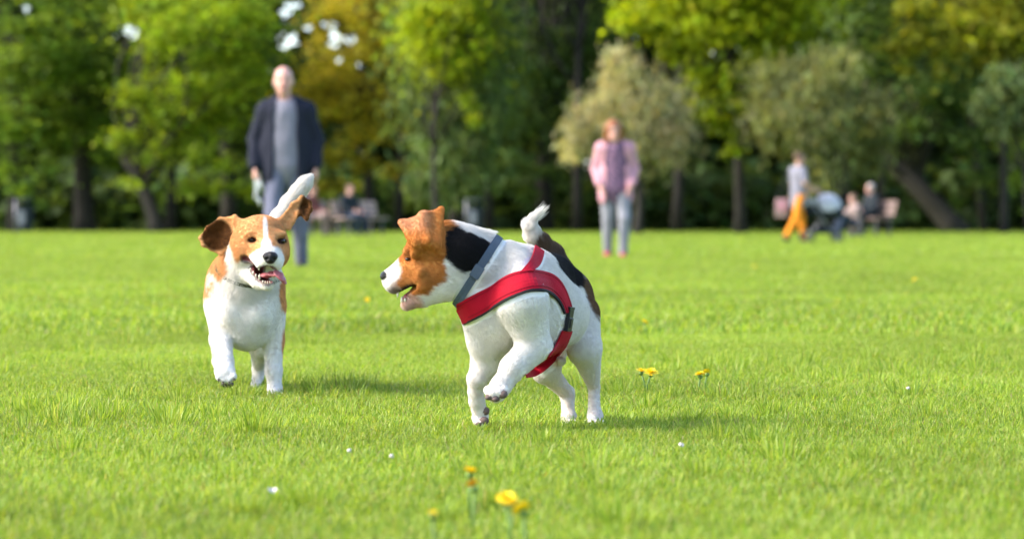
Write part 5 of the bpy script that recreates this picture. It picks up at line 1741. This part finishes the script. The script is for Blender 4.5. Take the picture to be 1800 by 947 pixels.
    bench(634, 93.5, R(42), 1.4, 'wooden park bench with pale backrest left of the harnessed dog')
    sit = dict(chest=(0, .02, .84), belly=(0, .03, .66), pelvis=(0, .04, .53), neck=(0, .0, 1.02), head=(0, -.03, 1.17), shL=(.18, .02, .96), shR=(-.18, .02, .96),
               hipL=(.09, 0, .52), hipR=(-.09, 0, .52), knL=(.12, -.42, .52), knR=(-.12, -.42, .52), anL=(.12, -.44, .085), anR=(-.12, -.44, .085),
               elL=(.25, -.06, .72), wrL=(.12, -.30, .62), hdL=(-.3, -1, -.1), elR=(-.25, -.06, .72), wrR=(-.12, -.30, .62), hdR=(.3, -1, -.1))
    def seated(px, D, rz, H, label, clothes, hair, dz=0.0, female=False, dx=None):
        j = dict(sit)
        if dx: j.update(dx)
        return person('person', label, ground_at(px, D) + V3(0, 0, dz), H, rz, j, clothes, (0.60, 0.34, 0.27), hair, female)
    seated(1531, 92, R(-62), 1.72, 'grey-haired person in dark clothes seated on the right bench', dict(trousers=M['dark_cloth'], top=M['dark_cloth'], top_name='pullover', sleeve='long', shoes=M['dark_shoe'], fat=1.1), (M['grey_hair'], 'short'))
    low = dict(chest=(0, .06, .66), belly=(0, .06, .48), pelvis=(0, .06, .36), neck=(0, .02, .84), head=(0, -.02, .98), shL=(.17, .04, .78), shR=(-.17, .04, .78), hipL=(.09, .02, .36), hipR=(-.09, .02, .36),
               knL=(.13, -.34, .52), knR=(-.13, -.34, .52), anL=(.12, -.46, .085), anR=(-.12, -.46, .085), elL=(.26, -.10, .60), wrL=(.12, -.34, .60), elR=(-.26, -.10, .60), wrR=(-.12, -.34, .60))
    # companion sits lower, on a folding stool
    r, J, _ = seated(1500, 90.5, R(-70), 1.62, 'smaller person in dark blue trousers seated low beside the right bench', dict(trousers=M['dark_blue'], top=M['taupe'], top_name='pullover', sleeve='long', shoes=M['dark_shoe']), (M['brown_hair'], 'short'), 0, True, low)
    st = empty('folding_stool', r.location, R(-70))
    mb = MB(); mb.box((0, .06, .235), (.40, .34, .03)); mb.build('seat', M['dark_cloth'], st)
    for a_ in (-1, 1):
        for x in (-.17, .17):
            MB().tube([(x, .06 - a_ * .15, .0), (x, .06 + a_ * .15, .23)], .012, 6).build('leg', M['frame_grey'], st, True)
    tag(st, 'low folding stool under the smaller seated person', 'stool')
    seated(614, 93.5, R(42), 1.70, 'person in dark jacket seated on the bench with pale backrest', dict(trousers=M['dark_blue'], top=M['dark_cloth'], top_name='jacket', sleeve='long', shoes=M['dark_shoe']), (M['brown_hair'], 'short'))
    seated(548, 94, R(58), 1.70, 'person in rust-coloured top seated beside the legs of the bald man', dict(trousers=M['taupe'], top=M['rust_top'], top_name='pullover', sleeve='long', shoes=M['dark_shoe']), (M['brown_hair'], 'short'))
    # litter bins
    def bin_(px, D, label, h=.62, panel=True):
        g = ground_at(px, D); r = empty('litter_bin', g)
        MB().lathe([(.19, .12), (.20, .14), (.215, h + .1), (.22, h + .12), (.19, h + .12), (.185, h)], seg=18).build('drum', M['dark_cloth'], r, True)
        MB().lathe([(.025, 0), (.025, h + .3)], (-.24, 0, 0), 8).build('post', M['frame_grey'], r, True)
        MB().box((-.06, -.215, .45), (.16, .02, .34)).build('panel', M['frame_grey'], r)
        MB().lathe([(.23, h + .26), (.23, h + .28), (.12, h + .32)], seg=18).build('lid', M['dark_cloth'], r, True)
        tag(r, label, 'litter bin', 'litter bins by the trees')
    bin_(836, 99, 'dark litter bin with grey panel behind the ear of the harnessed dog')
    bin_(44, 97, 'dark litter bin at the far left under the trees')
build_people()

# ================================================================== SMALL THINGS IN THE GRASS
M['petal'] = pbr('dandelion_petal', (0.86, 0.64, 0.008), .6, .12, 300)
M['petal_old'] = pbr('dandelion_petal_old', (0.75, 0.36, 0.012), .6, .2, 300)
M['stem'] = pbr('dandelion_stem', (0.11, 0.19, 0.03), .5, .2, 100)
M['white_petal'] = pbr('white_petal', (0.62, 0.58, 0.58), .6)
def build_flowers():
    rs = np.random.RandomState(9)
    def flower_mesh(mat, seed, closed=.0):
        r2 = np.random.RandomState(seed)
        V, F = [], []
        for ring, (n, L, el) in enumerate(((26, .017, .18), (22, .014, .55), (16, .010, .95), (10, .006, 1.25))):
            for i in range(n):
                a = 6.283 * i / n + r2.normal(0, .08); e = el + closed + r2.normal(0, .07); l = L * (.85 + .3 * r2.rand()); w = .0016
                d = np.array([math.cos(a) * math.cos(e), math.sin(a) * math.cos(e), math.sin(e)]); t = np.array([-math.sin(a), math.cos(a), 0])
                b = len(V)
                V += [d * .002 - t * w * .6, d * .002 + t * w * .6, d * l * .7 + t * w, d * l, d * l * .7 - t * w]
                F += [(b, b + 1, b + 2), (b, b + 2, b + 4), (b + 4, b + 2, b + 3)]
        V = np.array(V); V[:, 2] += .001 * ring
        me = bpy.data.meshes.new('bloom'); me.from_pydata([tuple(v) for v in V], [], F); me.materials.append(mat)
        return me
    blooms = [flower_mesh(M['petal'], 1), flower_mesh(M['petal'], 2, .15), flower_mesh(M['petal_old'], 3, .45)]
    spots = [(826, 834, 5.73, 0, 1.15, 'topmost dandelion of the front cluster on a tall pale stem'),
             (834, 858, 5.44, 2, .95, 'older orange dandelion drooping just under the topmost front one'),
             (888, 880, 5.20, 0, 1.1, 'front dandelion left of the pair, below the raised paw'),
             (903, 889, 5.10, 1, 1.0, 'front dandelion in the middle of the three touching blooms'),
             (921, 900, 4.99, 0, 1.15, 'rightmost and lowest dandelion of the front cluster'),
             (760, 905, 4.95, 1, .55, 'tiny dandelion left of the front cluster, near the bottom edge'),
             (1127, 655, 9.85, 0, 1.2, 'left dandelion of the pair just right of the harnessed dog'),
             (1144, 658, 9.74, 1, 1.35, 'right dandelion of the pair just right of the harnessed dog'),
             (1231, 661, 9.64, 0, 1.2, 'wide dandelion farther right of the harnessed dog'),
             (1243, 657, 9.78, 1, 1.0, 'small dandelion touching the wide one, farther right'),
             (1133, 568, 14.24, 1, 1.3, 'single distant dandelion behind the rump of the harnessed dog'),
             (645, 528, 18.22, 1, 1.3, 'distant dandelion left of the muzzle of the harnessed dog'),
             (1608, 493, 24.12, 0, 1.6, 'far dandelion at the right, well behind the dogs'),
             (1326, 470, 30.65, 0, 1.8, 'farthest dandelion, between the woman and the walker')]
    for px, py, D, kind, sc, lb in spots:
        q = P(px, py, D)
        g = np.array([q[0] + rs.normal(0, .006), q[1], 0.0])
        q[2] = max(q[2], .035)
        r = empty('dandelion', g)
        top = q - g
        MB().tube([(0, 0, -.005), top * .5 + rs.normal(0, .004, 3), top], [.0024, .0022, .0021], 7).build('stem', M['stem'], r, True)
        MB().lathe([(.002, -.007), (.0055, -.004), (.006, .001), (.003, .003)], top, 10).build('calyx', M['stem'], r, True)
        o = bpy.data.objects.new('bloom', blooms[kind]); C.objects.link(o); o.parent = r
        o.location = tuple(top); o.scale = (sc * (.88 if py > 600 else .75),) * 3; o.rotation_euler = (rs.normal(.35, .2), rs.normal(0, .25), rs.rand() * 6)
        tag(r, lb, 'dandelion', 'dandelions in the lawn')
    # fallen white petals
    for px, py, lb in ((613, 793, 'fallen white petal standing upright left of the other front petals'), (688, 803, 'wide fallen white petal lying in front of the dogs'), (478, 862, 'fallen white petal nearest the camera at the lower left'),
                       (1197, 783, 'fallen white petal in the shadow right of the harnessed dog'), (1596, 683, 'fallen white petal far right beyond the shadow')):
        D = CAM_H * FPX / (py - HORIZON) * .93; q = P(px, py, D)
        v, f = [], []
        for i in range(7):
            t = i / 6; w = .0065 * math.sin(math.pi * (t * .9 + .06)) ** .7
            for j in (-1, 0, 1): v.append((t * .02 - .01, j * w, .003 * (1 - abs(j)) * -1 + .004 * (t - .5) ** 2 * 8))
        for i in range(6):
            for j in range(2): a = i * 3 + j; f.append((a, a + 1, a + 4, a + 3))
        o = mesh_obj('fallen_petal', np.array(v), f, M['white_petal']); o.location = tuple(q); o.rotation_euler = (rs.normal(.4, .3), rs.normal(0, .3), rs.rand() * 3)
        o.scale = (.75, .75, .75)
        md = o.modifiers.new('thick', 'SOLIDIFY'); md.thickness = .0006
        tag(o, lb, 'petal', 'fallen white petals')
build_flowers()
